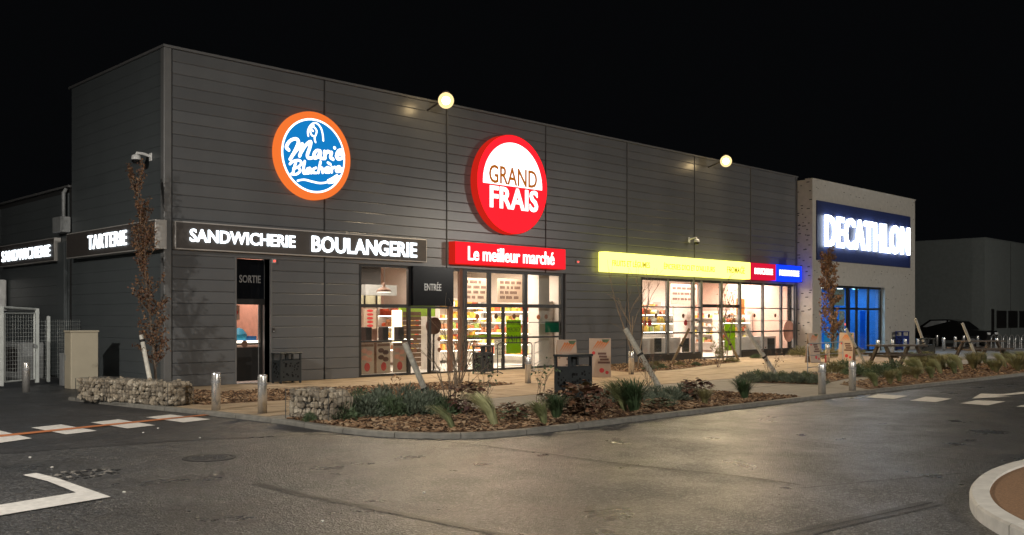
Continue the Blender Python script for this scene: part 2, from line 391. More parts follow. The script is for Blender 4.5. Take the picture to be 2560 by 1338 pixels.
# pavement: base sheet, slabs with open joints, grey and pale areas
KERB = [(-2.75, -1.3), (-2.5, -3.6), (-2.15, -6.3), (-1.95, -8.4), (-1.98, -9.6), (-1.9, -10.6), (-1.62, -11.4), (-1.1, -12.0), (-.4, -12.28), (.8, -12.36), (3.75, -12.36), (8.6, -12.4), (14, -12.55), (21.3, -12.75), (32, -13.0), (60, -13.5)]
base_poly = [(x + .1, y + .1) for x, y in KERB] + [(60, 3), (.2, 3), (-.1, 0.2)]
b = MB(); b.prism(base_poly, -.3, -.02); pave = struct(b.build('pavement', 'joint'))
def clip(poly, a, bb, c):                # keep a*x+b*y<=c
    out = []
    for i in range(len(poly)):
        p, q = poly[i], poly[(i + 1) % len(poly)]; dp = a * p[0] + bb * p[1] - c; dq = a * q[0] + bb * q[1] - c
        if dp <= 0: out.append(p)
        if dp * dq < 0:
            t = dp / (dp - dq); out.append((p[0] + t * (q[0] - p[0]), p[1] + t * (q[1] - p[1])))
    return out
kin = [(x + .16, y + .16) for x, y in KERB]
zone = kin + [(60, 0), (-.3, 0)]
ys = [-14, -10, -7.7, -6.15, -4.55, -2.95, -1.4, 0]
for j in range(len(ys) - 1):
    xs = [-4, 8.55, 11.6, 18, 26, 34, 44, 60] if ys[j] < -7.8 else [-4, -.2 + .8 * (j % 2), 4.4, 9 + .7 * (j % 2), 13.5, 18, 22.3, 26.7, 31, 36, 42, 48, 60]
    for i in range(len(xs) - 1):
        P = clip(clip(clip(clip(zone, 1, 0, xs[i + 1] - .012), -1, 0, -xs[i] - .012), 0, 1, ys[j + 1] - .03), 0, -1, -ys[j] - .03)
        if len(P) < 3: continue
        mm = 'paving_grey' if ys[j] < -7.8 else ('paving' if xs[i] < 31 else 'paving_pale')
        if ys[j] < -7.8 and xs[i] > 17: mm = 'paving_pale'
        b = MB(); b.prism(P, -.05, rnd.uniform(-.002, .002)); b.build('paving_slab', mm, pave)
# kerb stones
kerb = struct(put('kerb', None))
KP = smooth([(x, y, 0) for x, y in KERB], 8)
acc = 0; seg = [KP[0]]
def kerbstone(seg, w, h0, h1, m, par, flip=1):
    b = MB(); vs = []
    for i, p in enumerate(seg):
        t = (seg[min(i + 1, len(seg) - 1)] - seg[max(i - 1, 0)]).normalized(); n = Vector((-t.y, t.x, 0)) * flip
        e = .006 * t if i == 0 else (-.006 * t if i == len(seg) - 1 else Vector())
        q = p + e
        for (o, z) in ((0, h0), (0, h1 - .02), (.02, h1), (w, h1), (w, h0)):
            vs.append((q.x + n.x * o, q.y + n.y * o, z))
    fs = []
    for i in range(len(seg) - 1):
        for k in range(5):
            j = (k + 1) % 5; fs.append((i * 5 + k, i * 5 + j, i * 5 + 5 + j, i * 5 + 5 + k))
    fs += [(0, 4, 3, 2, 1), tuple(range(len(vs) - 5, len(vs)))]
    b.add(vs, fs); b.build('kerb_stone', m, par)
for p in KP[1:]:
    seg.append(p); acc += (seg[-1] - seg[-2]).length
    if acc > 1.0:
        kerbstone(seg, .15, -.2, .018, 'kerb', kerb); seg = [p]; acc = 0
# splitter island, bottom right
IZ = ROAD + .13
out = [gz(x, y, IZ) for x, y in ((2640, 1128), (2560, 1147), (2500, 1163), (2455, 1183), (2430, 1207), (2424, 1232), (2442, 1262), (2490, 1293), (2560, 1326), (2650, 1375))]
out = smooth(out, 4)
isl = struct(put('traffic_island', None))
def offs(P, w):
    r = []
    for i, p in enumerate(P):
        t = (P[min(i + 1, len(P) - 1)] - P[max(i - 1, 0)]).normalized(); r.append(p + Vector((-t.y, t.x, 0)) * w)
    return r
inn = offs(out, .17)
if (inn[18] - Vector((8, -21, IZ))).length > (out[18] - Vector((8, -21, IZ))).length: flip = -1; inn = offs(out, -.17)
else: flip = 1
for i in range(0, len(out) - 1, 6):
    kerbstone([Vector((p.x, p.y, 0)) for p in out[i:i + 7]], .17, ROAD - .1, IZ, 'kerb_white', isl, flip)
b = MB(); b.add([(p.x, p.y, IZ - .025) for p in inn] + [(14, -24, IZ - .025), (14, -16, IZ - .025)], [tuple(range(len(inn) + 2))]); b.build('gravel_infill', 'gravel_brown', isl)

# mulch beds
def inside(p, poly):
    c = False; j = len(poly) - 1
    for i in range(len(poly)):
        if (poly[i][1] > p[1]) != (poly[j][1] > p[1]) and p[0] < (poly[j][0] - poly[i][0]) * (p[1] - poly[i][1]) / (poly[j][1] - poly[i][1]) + poly[i][0]: c = not c
        j = i
    return c
BEDS = {
 'front': [(-1.8, -8.45), (-.25, -8.0), (1.0, -8.0), (1.7, -9.75), (4.6, -9.95), (8.3, -10.1), (8.5, -12.2), (3.75, -12.17), (.8, -12.17), (-.4, -12.09), (-1.0, -11.83), (-1.47, -11.3), (-1.74, -10.55), (-1.81, -9.6)],
 'strip': [(-1.5, -4.9), (.25, -5.04), (2.05, -4.8), (4.65, -5.3), (7.0, -5.0), (5.84, -3.4), (3.2, -3.2), (.2, -2.2), (-.1, -.7), (-.4, -.2), (-1.3, -.2)],
 'wall': [(13.2, -3.9), (15.5, -3.9), (21.8, -2.3), (22.4, -.3), (14.8, -.3)],
 'lavender': [(11.7, -8.7), (12.4, -10.6), (17, -9.6), (16.7, -8.3), (15.2, -7.2)],
 'right': [(11.7, -12.2), (12.8, -10.95), (22, -9.5), (36, -9.2), (48, -9.5), (48, -12.9), (32, -12.7), (21.3, -12.5), (14, -12.3)]}
beds = {}
for k, P in BEDS.items():
    b = MB(); b.prism(P, -.04, .012); o = struct(b.build('planting_bed', 'mulch')); beds[k] = o
def chips(poly, n, par, seed, zt=.012):
    r = random.Random(seed); xs = [p[0] for p in poly]; ys_ = [p[1] for p in poly]; B = [MB(), MB(), MB()]; c = 0
    while c < n:
        x = r.uniform(min(xs), max(xs)); y = r.uniform(min(ys_), max(ys_))
        if not inside((x, y), poly): continue
        c += 1; l = r.uniform(.02, .055); w = r.uniform(.012, .028)
        M = Matrix.Translation((x, y, zt + r.uniform(.0, .035))) @ Matrix.Rotation(r.uniform(0, pi), 4, 'Z') @ Matrix.Rotation(r.uniform(-.6, .6), 4, 'X') @ Matrix.Rotation(r.uniform(-.5, .5), 4, 'Y')
        B[r.choice((0, 0, 1, 1, 2))].box(-l, -w, -.006, l, w, .006, M)
    for q, m in zip(B, ('chip_a', 'chip_b', 'chip_c')): tag(q.build('bark_chips', m, par), kind='stuff')
chips(BEDS['front'], 7000, beds['front'], 1); chips(BEDS['strip'], 3500, beds['strip'], 2); chips(BEDS['wall'], 1500, beds['wall'], 3)
chips(BEDS['lavender'], 900, beds['lavender'], 4); chips(BEDS['right'], 4000, beds['right'], 5)

# ================================================================== MAIN STORE
RH = .295; HT = 28 * RH
store = thing('retail_building', 'long grey panel clad store block with bakery and greengrocer fronts', 'building')
OPEN = [(1.86, 2.84, 0, 3.245), (5.72, 14.4, 0, 3.245), (18.75, 30.5, 0, 3.245)]
# structural wall with openings
b = MB(); xe = 0.0
for x0, x1, z0, z1 in OPEN: b.box(xe, .0, -.2, x0, .25, 3.245); xe = x1
b.box(xe, 0, -.2, 30.6, .25, 3.245); b.box(0, 0, 3.245, 30.6, .25, HT)
b.box(0.0, .25, -.2, .2, 6.0, HT); b.box(.2, 5.8, -.2, 30.6, 6.0, HT); b.box(30.4, .25, -.2, 30.6, 5.8, HT)
b.build('wall', 'backing', store)
b = MB(); b.box(.2, .25, 3.62, 30.4, 5.8, 3.9); b.box(.2, .25, HT - .4, 30.4, 5.8, HT - .2); b.build('roof', 'backing', store)
BAYS = [.12, 4.52, 8.96, 13.42, 17.86, 22.24, 26.5, 30.44]
pm = {}
def panel_mesh(w, m):
    k = (round(w, 3), m)
    if k not in pm:
        h = RH - (.007 if m != 'clad_side' else .003); e = .012 if m != 'clad_side' else .004
        prof = [(0, .0), (-.045 + e * .9, .0), (-.045, e), (-.045, h - e * 1.15), (-.045 + e * .75, h), (0, h)]   # (y, z)
        b = MB(); vs = [(x, y, z) for x in (0, w) for y, z in prof]; n = 6
        b.add(vs, [tuple(range(n)), tuple(range(2 * n - 1, n - 1, -1))] + [(i, n + i, n + (i + 1) % n, (i + 1) % n) for i in range(n)])
        pm[k] = b.mesh('cladding_panel', m)
    return pm[k]
for i in range(len(BAYS) - 1):
    for j in range(28):
        iv = [(BAYS[i] + .03, BAYS[i + 1] - .03)]
        if j < 11:
            for x0, x1, _, _ in OPEN:
                nv = []
                for a, c in iv:
                    if x0 - .05 < c and x1 + .05 > a:
                        if x0 - .05 - a > .06: nv.append((a, x0 - .05))
                        if c - x1 - .05 > .06: nv.append((x1 + .05, c))
                    else: nv.append((a, c))
                iv = nv
        for a, c in iv: put('cladding_panel', panel_mesh(c - a, rnd.choice(('clad', 'clad', 'clad1', 'clad2'))), store, (a, rnd.uniform(-.002, .002), j * RH))
for j in range(28):                                      # flank, facing the yard
    put('cladding_panel', panel_mesh(5.78, 'clad_side'), store, (0, 5.92, j * RH), (0, 0, -pi / 2))
b = MB(); b.cbox(-.075, -.075, -.05, .12, .12, HT, .012); b.build('corner_trim', 'trim', store)
b = MB(); b.box(-.1, -.1, HT, 30.6, .3, HT + .06); b.box(-.1, .3, HT, .3, 6.05, HT + .06); b.build('coping', 'coping', store)
b = MB(); b.box(.13, -.03, -.05, 1.8, .01, .0); b.build('base_flashing', 'frame_dark', store)
for x0, x1, _, _ in OPEN[:1]:
    for xx in (x0 - .05, x1): 
        b = MB(); b.box(xx, -.06, 0, xx + .05, .36, 3.26); b.build('door_jamb', 'trim', store)
# thin vertical joint trims
for x in BAYS[1:-1]:
    b = MB(); z0 = 3.3 if any(a < x < c for a, c, _, _ in OPEN) else 0
    b.box(x - .022, -.012, z0, x + .022, .002, HT); b.build('joint_trim', 'frame_dark', store)
    b = MB(); b.box(x + .0225, -.056, z0, x + .029, -.002, HT); b.build('joint_lip', 'trim', store)
b = MB(); b.box(30.44, -.05, 0, 30.6, .1, HT); b.build('end_trim', 'clad', store)

# lower wing on the left
wing = thing('store_wing', 'lower dark grey rear wing of the store beside the mesh gate', 'building')
b = MB(); b.box(.0, 6.02, -.2, .25, 30, 5.46); b.box(.25, 6.02, 5.1, 12, 30, 5.3); b.build('wall', 'backing', wing)
for q in range(3):
    for j in range(18): put('cladding_panel', panel_mesh(5.95, 'clad_side'), wing, (0, 12.15 + 6 * q, j * RH), (0, 0, -pi / 2))
b = MB(); b.box(-.1, 6.06, 5.46, .3, 30, 5.52); b.build('coping', 'coping', wing)
b = MB(); b.cbox(-.16, 6.2, -.06, -.05, 6.75, 3.9, .015); b.build('pilaster', 'clad_side', wing)
dp = thing('rain_hopper', 'grey rainwater hopper box and downpipe at the wing corner', 'downpipe', (-.02, 6.3, 0))
b = MB(); b.cbox(-.32, -.35, 4.15, -.04, .3, 4.6, .015); b.build('hopper', 'grey_box', dp)
b = MB(); b.tube([(-.15, -.1, 4.6), (-.15, -.1, 5.3), (-.08, -.1, 5.42)], .05); b.build('pipe', 'grey_box', dp)

# ------------------------------------------------------------------ signs
def box_sign(name, label, X0, X1, z0, z1, dep, face, rim, M=FRONT, y=0., rimw=.04, face_m=None):
    """box sign on the front (y = wall plane) or on the flank (X0, X1 are y values, the wall is x = y)"""
    t = thing(name, label, 'shop sign')
    b = MB()
    if M is FRONT: b.cbox(X0, y - dep, z0, X1, y - .01, z1, .008)
    else: b.cbox(y - dep, X0, z0, y - .01, X1, z1, .008)
    b.build('casing', rim, t)
    b = MB()
    if M is FRONT: b.box(X0 + rimw, y - dep - .004, z0 + rimw, X1 - rimw, y - dep + .002, z1 - rimw)
    else: b.box(y - dep - .004, X0 + rimw, z0 + rimw, y - dep + .002, X1 - rimw, z1 - rimw)
    b.build('face_panel', face, t); return t
yw = -.05
s1, s2 = gy(437, 555, -.2), gy(1067, 601, -.2)
t = box_sign('fascia_sign', 'long brown fascia sign reading SANDWICHERIE BOULANGERIE in white letters', s1.x, s2.x, 3.37, 4.06, .16, 'fascia', 'fascia_rim', y=yw, rimw=.03)
a, c = gy(474, 603, -.21), gy(737, 606, -.21)
zm = 3.73
put_text('SANDWICHERIE', ((a.x + c.x) / 2, -.215, zm), c.x - a.x, .32, 'e_white', t, bold=.018)
a, c = gy(779, 603, -.21), gy(1041, 620, -.21)
put_text('BOULANGERIE', ((a.x + c.x) / 2, -.215, zm - .02), c.x - a.x, .44, 'e_white', t, bold=.018)
a, c = gx(387, 590, -.36).y, gx(165, 620, -.36).y
t = box_sign('fascia_sign', 'dark box sign reading TARTERIE beside the building corner', a, c, 3.36, 4.06, .3, 'fascia', 'fascia_rim', SIDE, y=yw, rimw=.025)
a, c = gx(220, 612, -.37).y, gx(316, 605, -.37).y
put_text('TARTERIE', (-.358, (a + c) / 2, 3.72), abs(a - c), .37, 'e_white', t, SIDE, bold=.006, space=1.1)
a, c = gx(140, 620, -.2).y, gx(3, 640, -.2).y
t = box_sign('fascia_sign', 'dark box sign reading SANDWICHERIE on the low wing above the gate', a, c, 3.36, 4.04, .2, 'fascia', 'fascia_rim', SIDE, y=yw, rimw=.025)
a, c = gx(10, 650, -.21).y, gx(130, 640, -.21).y
put_text('SANDWICHERIE', (-.258, (a + c) / 2, 3.68), abs(a - c), .34, 'e_white', t, SIDE, bold=.006, space=1.1)

def disc(cx, cz, R, y0, y1, n=64):
    b = MB(); vs = [(cx + R * cos(2 * pi * k / n), y, cz + R * sin(2 * pi * k / n)) for y in (y0, y1) for k in range(n)]
    b.add(vs, [tuple(range(n)), tuple(range(2 * n - 1, n - 1, -1))] + [(k, n + k, n + (k + 1) % n, (k + 1) % n) for k in range(n)]); return b
# round bakery sign
Y = -.2
l_, r_2, tp, bt = gy(690, 388, Y), gy(874, 388, Y), gy(783, 277, Y), gy(783, 502, Y)
cx, cz, R = (l_.x + r_2.x) / 2 , (tp.z + bt.z) / 2, (tp.z - bt.z) / 4 + (r_2.x - l_.x) / 4
t = thing('round_sign', 'round blue and orange bakery sign with white script and a woman in profile', 'shop sign')
disc(cx, cz, R, -.2, -.05).build('casing', 'e_mb_orange', t)
disc(cx, cz, R * .845, -.206, -.199).build('white_ring', 'e_white_sign', t)
disc(cx, cz, R * .80, -.212, -.205).build('face_panel', 'e_mb_blue', t)
def P_(x, y): return (cx + R * (x - 528) / 470, -.218, cz - R * ((y - 665) - .17 * (x - 528)) / 580)
def strokes(ls, w, name):
    b = MB()
    for l in ls: 
        pts = smooth([P_(x, y) for x, y in l], 5); b.tube(pts, w, 6)
        for q in (pts[0], pts[-1]): b.add([q + Vector((w * cos(k * pi / 4), -.005, w * sin(k * pi / 4))) for k in range(8)], [tuple(range(8))[::-1], tuple(range(8))])
    b.build(name, 'e_white_sign', t)
strokes([[(640, 470), (632, 380), (605, 290), (545, 232), (485, 258), (448, 335), (452, 405)], [(520, 262), (490, 300), (478, 350), (500, 400), (530, 405)],
         [(525, 290), (555, 330), (550, 380), (530, 430), (542, 488)], [(495, 320), (512, 340)]], .024, 'profile_emblem')
strokes([[(215, 585), (185, 545), (225, 470), (295, 440), (330, 480), (300, 570), (255, 660), (230, 705)], [(250, 665), (320, 570), (378, 505), (365, 590), (345, 665)],
         [(355, 630), (415, 530), (480, 478), (468, 560), (440, 650), (455, 695), (505, 690)],
         [(600, 605), (555, 598), (522, 645), (530, 695), (570, 680), (604, 615), (598, 690), (640, 705)],
         [(655, 610), (660, 705)], [(658, 660), (690, 612), (722, 625)], [(745, 625), (732, 690), (765, 718)], [(783, 565), (786, 568)],
         [(805, 675), (862, 645), (880, 605), (842, 600), (812, 650), (822, 712), (870, 710), (902, 662)]], .047, 'name_script')
strokes([[(228, 765), (265, 732), (335, 720), (368, 758), (330, 806), (270, 825)], [(325, 808), (352, 856), (305, 900), (245, 895)], [(300, 735), (262, 890)],
         [(408, 735), (392, 830), (396, 890), (425, 892)], [(472, 825), (440, 835), (430, 880), (458, 892), (480, 835), (487, 892)],
         [(548, 825), (516, 842), (512, 886), (550, 892)], [(604, 745), (577, 892)], [(582, 855), (618, 825), (632, 860), (630, 893)],
         [(662, 872), (710, 852), (700, 822), (666, 842), (665, 886), (712, 893)], [(698, 762), (732, 785)], [(748, 822), (746, 893)], [(750, 845), (786, 822)],
         [(812, 868), (852, 846), (845, 816), (812, 832), (806, 880), (850, 886), (880, 850)]], .037, 'surname_script')
strokes([[(322, 985), (400, 975), (500, 1005), (600, 1030), (690, 1022)]], .03, 'wheat_stalk')
strokes([[(690, 1020), (760, 1000), (835, 990)], [(700, 1000), (760, 970), (815, 935)], [(710, 1030), (770, 1025), (825, 1000)], [(740, 985), (800, 965), (845, 950)]], .035, 'wheat_ear')
# round greengrocer sign
Y = -.34
l_, r_2, tp, bt = gy(1195, 461, Y), gy(1365, 461, Y), gy(1280, 333, Y), gy(1280, 590, Y)
cx, cz, R = (l_.x + r_2.x) / 2, (tp.z + bt.z) / 2, (tp.z - bt.z) / 4 + (r_2.x - l_.x) / 4
t = thing('round_sign', 'round red and white greengrocer sign reading GRAND FRAIS', 'shop sign')
disc(cx, cz, R, -.34, -.05).build('casing', 'e_red_side', t)
disc(cx, cz, R * .985, -.346, -.339).build('face_panel', 'e_red', t)
b = MB(); n = 40; th0 = math.asin(-.04 / .84); pts = [(.84 * R * cos(th0 + (pi - 2 * th0) * k / n), .84 * R * sin(th0 + (pi - 2 * th0) * k / n)) for k in range(n + 1)]
b.add([(cx + x, -.352, cz + z) for x, z in pts], [tuple(range(n + 1))]); b.build('white_dome', 'e_white_sign', t)
put_text('GRAND', (cx, -.355, cz + .16 * R), 1.36 * R, .36 * R, 'e_grand', t, depth=.012, bold=.01)
put_text('FRAIS', (cx + .02 * R, -.355, cz - .29 * R), 1.36 * R, .44 * R, 'e_white_sign', t, depth=.03, bold=.026, space=1.05)
# red strap line sign
a, c = gy(1137, 606, -.35), gy(1414, 625, -.35)
t = box_sign('box_sign', 'long red box sign reading Le meilleur marché in white', a.x, c.x, 3.36, 4.06, .3, 'e_red', 'e_red_side', y=yw, rimw=.02)
a, c = gy(1170, 640, -.36), gy(1385, 650, -.36)
put_text('Le meilleur marché', ((a.x + c.x) / 2, -.356, 3.71), c.x - a.x, .44, 'e_white_sign', t, bold=.012)
# yellow, red and blue department signs
a, c = gy(1512, 631, -.35), gy(1876, 655, -.35)
t = box_sign('box_sign', 'long bright yellow lit department sign above the right hand windows', a.x, c.x, 3.37, 4.09, .3, 'e_yellow', 'e_yellow', y=yw, rimw=.02)
for s_, p0, p1 in (('FRUITS ET LÉGUMES', 1531, 1625), ("ÉPICERIES D'ICI ET D'AILLEURS", 1660, 1787), ('FROMAGE', 1818, 1862)):
    q0, q1 = gy(p0, 660, -.36), gy(p1, 660, -.36)
    put_text(s_, ((q0.x + q1.x) / 2, -.354, 3.72), q1.x - q0.x, .27, 'e_yellow_ink', t, depth=.006, bold=.008)
x2 = c.x; c = gy(1940, 680, -.35)
t = box_sign('box_sign', 'small red lit sign with white lettering next to the blue one', x2 + .01, c.x, 3.37, 4.09, .3, 'e_crim', 'e_crim', y=yw, rimw=.02)
put_text('BOUCHERIE', ((x2 + c.x) / 2, -.356, 3.74), (c.x - x2) * .7, .27, 'e_white_sign', t, bold=.04)
x2 = c.x; c = gy(2004, 680, -.35)
t = box_sign('box_sign', 'small blue lit sign with white lettering at the far end', x2 + .01, c.x, 3.37, 4.09, .3, 'e_blue', 'e_blue', y=yw, rimw=.02)
put_text('POISSONNERIE', ((x2 + c.x) / 2, -.356, 3.74), (c.x - x2) * .76, .27, 'e_white_sign', t, bold=.04)

# ------------------------------------------------------------------ glazing helpers
def vbar(par, x, z0, z1, w=.06, y0=.02, y1=.12, m='frame_dark', name='mullion'):
    b = MB(); b.box(x - w / 2, y0, z0, x + w / 2, y1, z1); return b.build(name, m, par)
def hbar(par, x0, x1, z, h=.05, y0=.024, y1=.116, m='frame_dark', name='transom'):
    b = MB(); b.box(x0, y0, z - h / 2, x1, y1, z + h / 2); return b.build(name, m, par)
def pane(par, x0, x1, z0, z1, y=.07, m='glass', name='pane'):
    b = MB(); b.box(x0, y - .004, z0, x1, y + .004, z1); return b.build(name, m, par)
def board(par, name, x0, x1, z0, z1, y, m, th=.01):
    b = MB(); b.box(x0, y - th, z0, x1, y, z1); return b.build(name, m, par)

# exit door of the bakery (recessed)
x0, x1 = 1.86, 2.84; yr = .3
ex = thing('exit_door', 'narrow recessed bakery exit door with black SORTIE panel above', 'door')
board(ex, 'head_panel', x0 + .002, x1 - .002, 2.2, 3.24, yr, 'black_panel', .03)
put_text('SORTIE', ((x0 + x1) / 2 + .07, yr - .031, 2.72), .62, .2, 'silver', ex, depth=.012, bold=.012)
b = MB(); b.box(x0, yr - .06, 2.05, x1, yr + .02, 2.2); b.build('door_head', 'frame_dark', ex)
for xx in (x0 + .03, x1 - .09): vbar(ex, xx, 0, 2.05, .07, yr - .05, yr + .02)
board(ex, 'kick_panel', x0 + .065, x1 - .125, .05, .93, yr, 'frame_dark', .03)
pane(ex, x0 + .065, x1 - .125, .93, 2.05, yr - .01)
vbar(ex, x1 - .17, .05, 2.05, .02, yr - .04, yr - .02, 'silver', 'pull_bar')
hbar(ex, x0 + .07, x1 - .13, 1.02, .05, yr - .035, yr - .02)
disc(x0 + .4, 1.02, .09, yr - .045, yr - .036, 20).build('round_sticker', 'in_brown', ex)

# bakery front window
bw = thing('shop_window', 'bakery window with dark frames and three beige bread posters below', 'window')
gx0, gx1 = 5.72, 7.56
for xx in (gx0 + .04, gx1): vbar(bw, xx, 0, 3.245, .09)
for z, h in ((3.21, .07), (2.05, .1), (1.02, .05), (.03, .07)): hbar(bw, gx0 + .085, gx1 - .045, z, h)
for za, zb in ((.065, .995), (1.045, 2.0), (2.1, 3.175)): pane(bw, gx0 + .085, gx1 - .045, za, zb)
pw = (gx1 - gx0 - .18) / 3
for k in range(3):
    xa = gx0 + .09 + k * (pw + .04); o = board(bw, 'bread_poster', xa, xa + pw - .06, .08, .97, .1, 'poster_beige', .008)
    b = MB(); r_ = random.Random(k)
    for q in range(4):
        ex_, ez = xa + pw * (.28 + .3 * (q % 2)) , .75 - .2 * (q // 2) - .06 * (q % 2)
        n = 14; b.add([(ex_ + .11 * cos(2 * pi * i / n), .0895, ez + .07 * sin(2 * pi * i / n)) for i in range(n)], [tuple(range(n))[::-1]])
    b.build('bread_picture', 'ink_brown' if k == 1 else 'in_pink', o)
    n = 18; b = MB(); b.add([(xa + pw * .45 + .1 * cos(2 * pi * i / n), .0895, .28 + .13 * sin(2 * pi * i / n)) for i in range(n)], [tuple(range(n))[::-1]]); b.build('round_badge', 'red', o)
    board(o, 'title_band', xa + .02, xa + pw - .08, .87, .94, .0895, 'in_brown', .002)

# bakery entrance
en = thing('entrance_door', 'bakery sliding glass entrance under a black ENTRÉE panel', 'door')
e0, e1 = 7.62, 9.62
b = MB(); b.box(7.6, -.1, 2.06, 9.2, .02, 3.24); b.build('head_panel', 'black_panel', en)
put_text('ENTRÉE', (8.36, -.101, 2.66), .66, .26, 'silver', en, depth=.012, bold=.006)
hbar(en, 7.605, e1, 2.02, .07); hbar(en, 7.605, e1, .02, .05)
hbar(en, 9.2, e1, 3.2, .08)
for xx, w in ((8.36, .08), (9.2, .16), (9.62, .12)): vbar(en, xx, .045, 1.985 if xx < 9 else 3.24, w, m='frame_dark' if xx < 9 else 'in_brown')
for xa, xb in ((7.61, 8.32), (8.4, 9.12), (9.28, 9.56)): pane(en, xa, xb, .045, 1.985)
pane(en, 9.28, 9.56, 2.055, 3.16)
for xx in (7.8, 8.75):
    for z in (1.05, .72): disc(xx, z, .07, .055, .06, 18).build('round_sticker', 'in_brown', en)
    
# greengrocer entrance glazing
gf = thing('shop_window', 'greengrocer entrance glazing with lime poster and fruit stickers', 'window')
g0, g1 = 9.9, 14.36
V = [9.8, 10.86, 12.53, 14.33]
for xx, w in zip(V, (.16, .12, .16, .1)): vbar(gf, xx, 0, 3.245, w, m='frame_dark')
board(gf, 'side_post', 9.68, 9.72, .05, 3.2, .118, 'frame_dark', .1)
for z, h in ((3.2, .09), (2.1, .12), (1.05, .06), (.03, .07)):
    for a, c in ((9.88, 10.8), (10.92, 12.45), (12.61, 14.28)): hbar(gf, a, c, z, h)
for a, c in ((9.88, 10.8), (10.92, 12.45), (12.61, 14.28)): hbar(gf, a, c, 1.55, .02)
vbar(gf, 11.5, .065, 2.04, .07, .018, .122)
for a, c in ((9.88, 10.8), (10.92, 11.465), (11.535, 12.45), (12.61, 14.28)):
    for za, zb in ((.065, 1.02), (1.08, 2.04)): pane(gf, a, c, za, zb)
for a, c in ((9.88, 10.8), (10.92, 12.45), (12.61, 14.28)): pane(gf, a, c, 2.16, 3.155)
for px, py in ((1240, 791), (1285, 791), (1346, 793), (1365, 792), (1193, 792)):
    q = gy(px, py, .06); disc(q.x, q.z, .085, .055, .06, 18).build('fruit_sticker', 'in_brown' if px != 1346 and px != 1193 else 'carrot', gf)
q0, q1 = gy(1266, 800, .09), gy(1303, 883, .09)
po = board(gf, 'opening_poster', q0.x, q1.x, q1.z, q0.z, .1, 'paper_lime', .004); mid = (q0.x + q1.x) / 2
for s_, z, h in (('OUVERTURE', q0.z - .1, .14), ('MERCREDI', q0.z - .32, .14), ('23/11', q0.z - .64, .26)): put_text(s_, (mid, .0955, z), (q1.x - q0.x) * .88, h, 'ink', po, depth=.002)
q0, q1 = gy(1236, 846, .09), gy(1262, 896, .09)
po = board(gf, 'notice_poster', q0.x, q1.x, q1.z, q0.z, .1, 'paper_white', .004); mid = (q0.x + q1.x) / 2
for i, s_ in enumerate(("C'EST", 'OUVERT', 'POUR', 'LES')): put_text(s_, (mid, .0955, q0.z - .1 - .125 * i), (q1.x - q0.x) * (.8 if i != 3 else .5), .08, 'ink', po, depth=.002, bold=.01)
for a, c in ((9.88, 10.8), (10.92, 11.465)): board(gf, 'lime_band', a, c, 1.085, 1.15, .1, 'paper_lime', .004)
q0, q1 = gy(1367, 802, .3), gy(1400, 834, .3); board(gf, 'green_sticker', 13.55, 14.25, 1.2, 1.58, .1, 'paper_teal', .004)

# right hand glazing
rw = thing('shop_window', 'wide greengrocer window wall under the yellow sign showing lit shelves', 'window')
w0, w1 = 18.78, 30.46
VX = [18.83, 20.55, 22.3, 22.85, 24.35, 25.8, 27.7, 29.3, 30.42]
for xx, w in zip(VX, (.1, .13, .16, .16, .16, .16, .12, .14, .08)): vbar(rw, xx, .25 if not 22.8 < xx < 25.9 else 0, 3.245, w, m='frame_grey' if xx > 20 else 'frame_dark')
for a, c in ((18.78, 22.77), (25.88, 30.46)):
    b = MB(); b.box(a, -.03, -.02, c, .14, .25); b.build('plinth', 'frame_dark', rw)
for i in range(len(VX) - 1):
    a, c = VX[i] + .08, VX[i + 1] - .08; door = 22.8 < VX[i] < 25.7; zb = .02 if door else .25
    for z, h in ((3.2, .09), (2.13, .045), (1.57, .02), (1.1, .06), (zb + .03, .06)): hbar(rw, a, c, z if not (door and z == 2.13) else 2.2, h if not (door and z == 2.13) else .14)
    for za, zc in ((zb + .06, 1.07), (1.13, 2.1), (2.28 if door else 2.16, 3.155)): pane(rw, a, c, za, zc)
for px, py in ((1640, 790), (1708, 790), (1772, 790), (1823, 790), (1886, 789), (1938, 789)):
    q = gy(px, py, .06); disc(q.x, q.z, .09, .055, .06, 16).build('fruit_sticker', 'in_brown', rw)
for px, py in ((1612, 808), (1624, 808), (1714, 807)):
    q = gy(px, py, .06); disc(q.x, q.z, .12, .055, .06, 16).build('strawberry_sticker', 'red', rw)
q = gy(1972, 828, .06); disc(q.x, q.z, .5, .056, .06, 28).build('round_red_sticker', 'in_pink', rw)
q0, q1 = gy(1812, 810, .09), gy(1838, 876, .09); board(rw, 'lime_poster', q0.x, q1.x, q1.z, q0.z, .1, 'paper_lime', .004)
for px in (1645, 1714, 1928):
    q0, q1 = gy(px - 9, 846, .09), gy(px + 9, 880, .09); o = board(rw, 'price_board', q0.x, q1.x, q1.z, q0.z, .1, 'ink', .008)

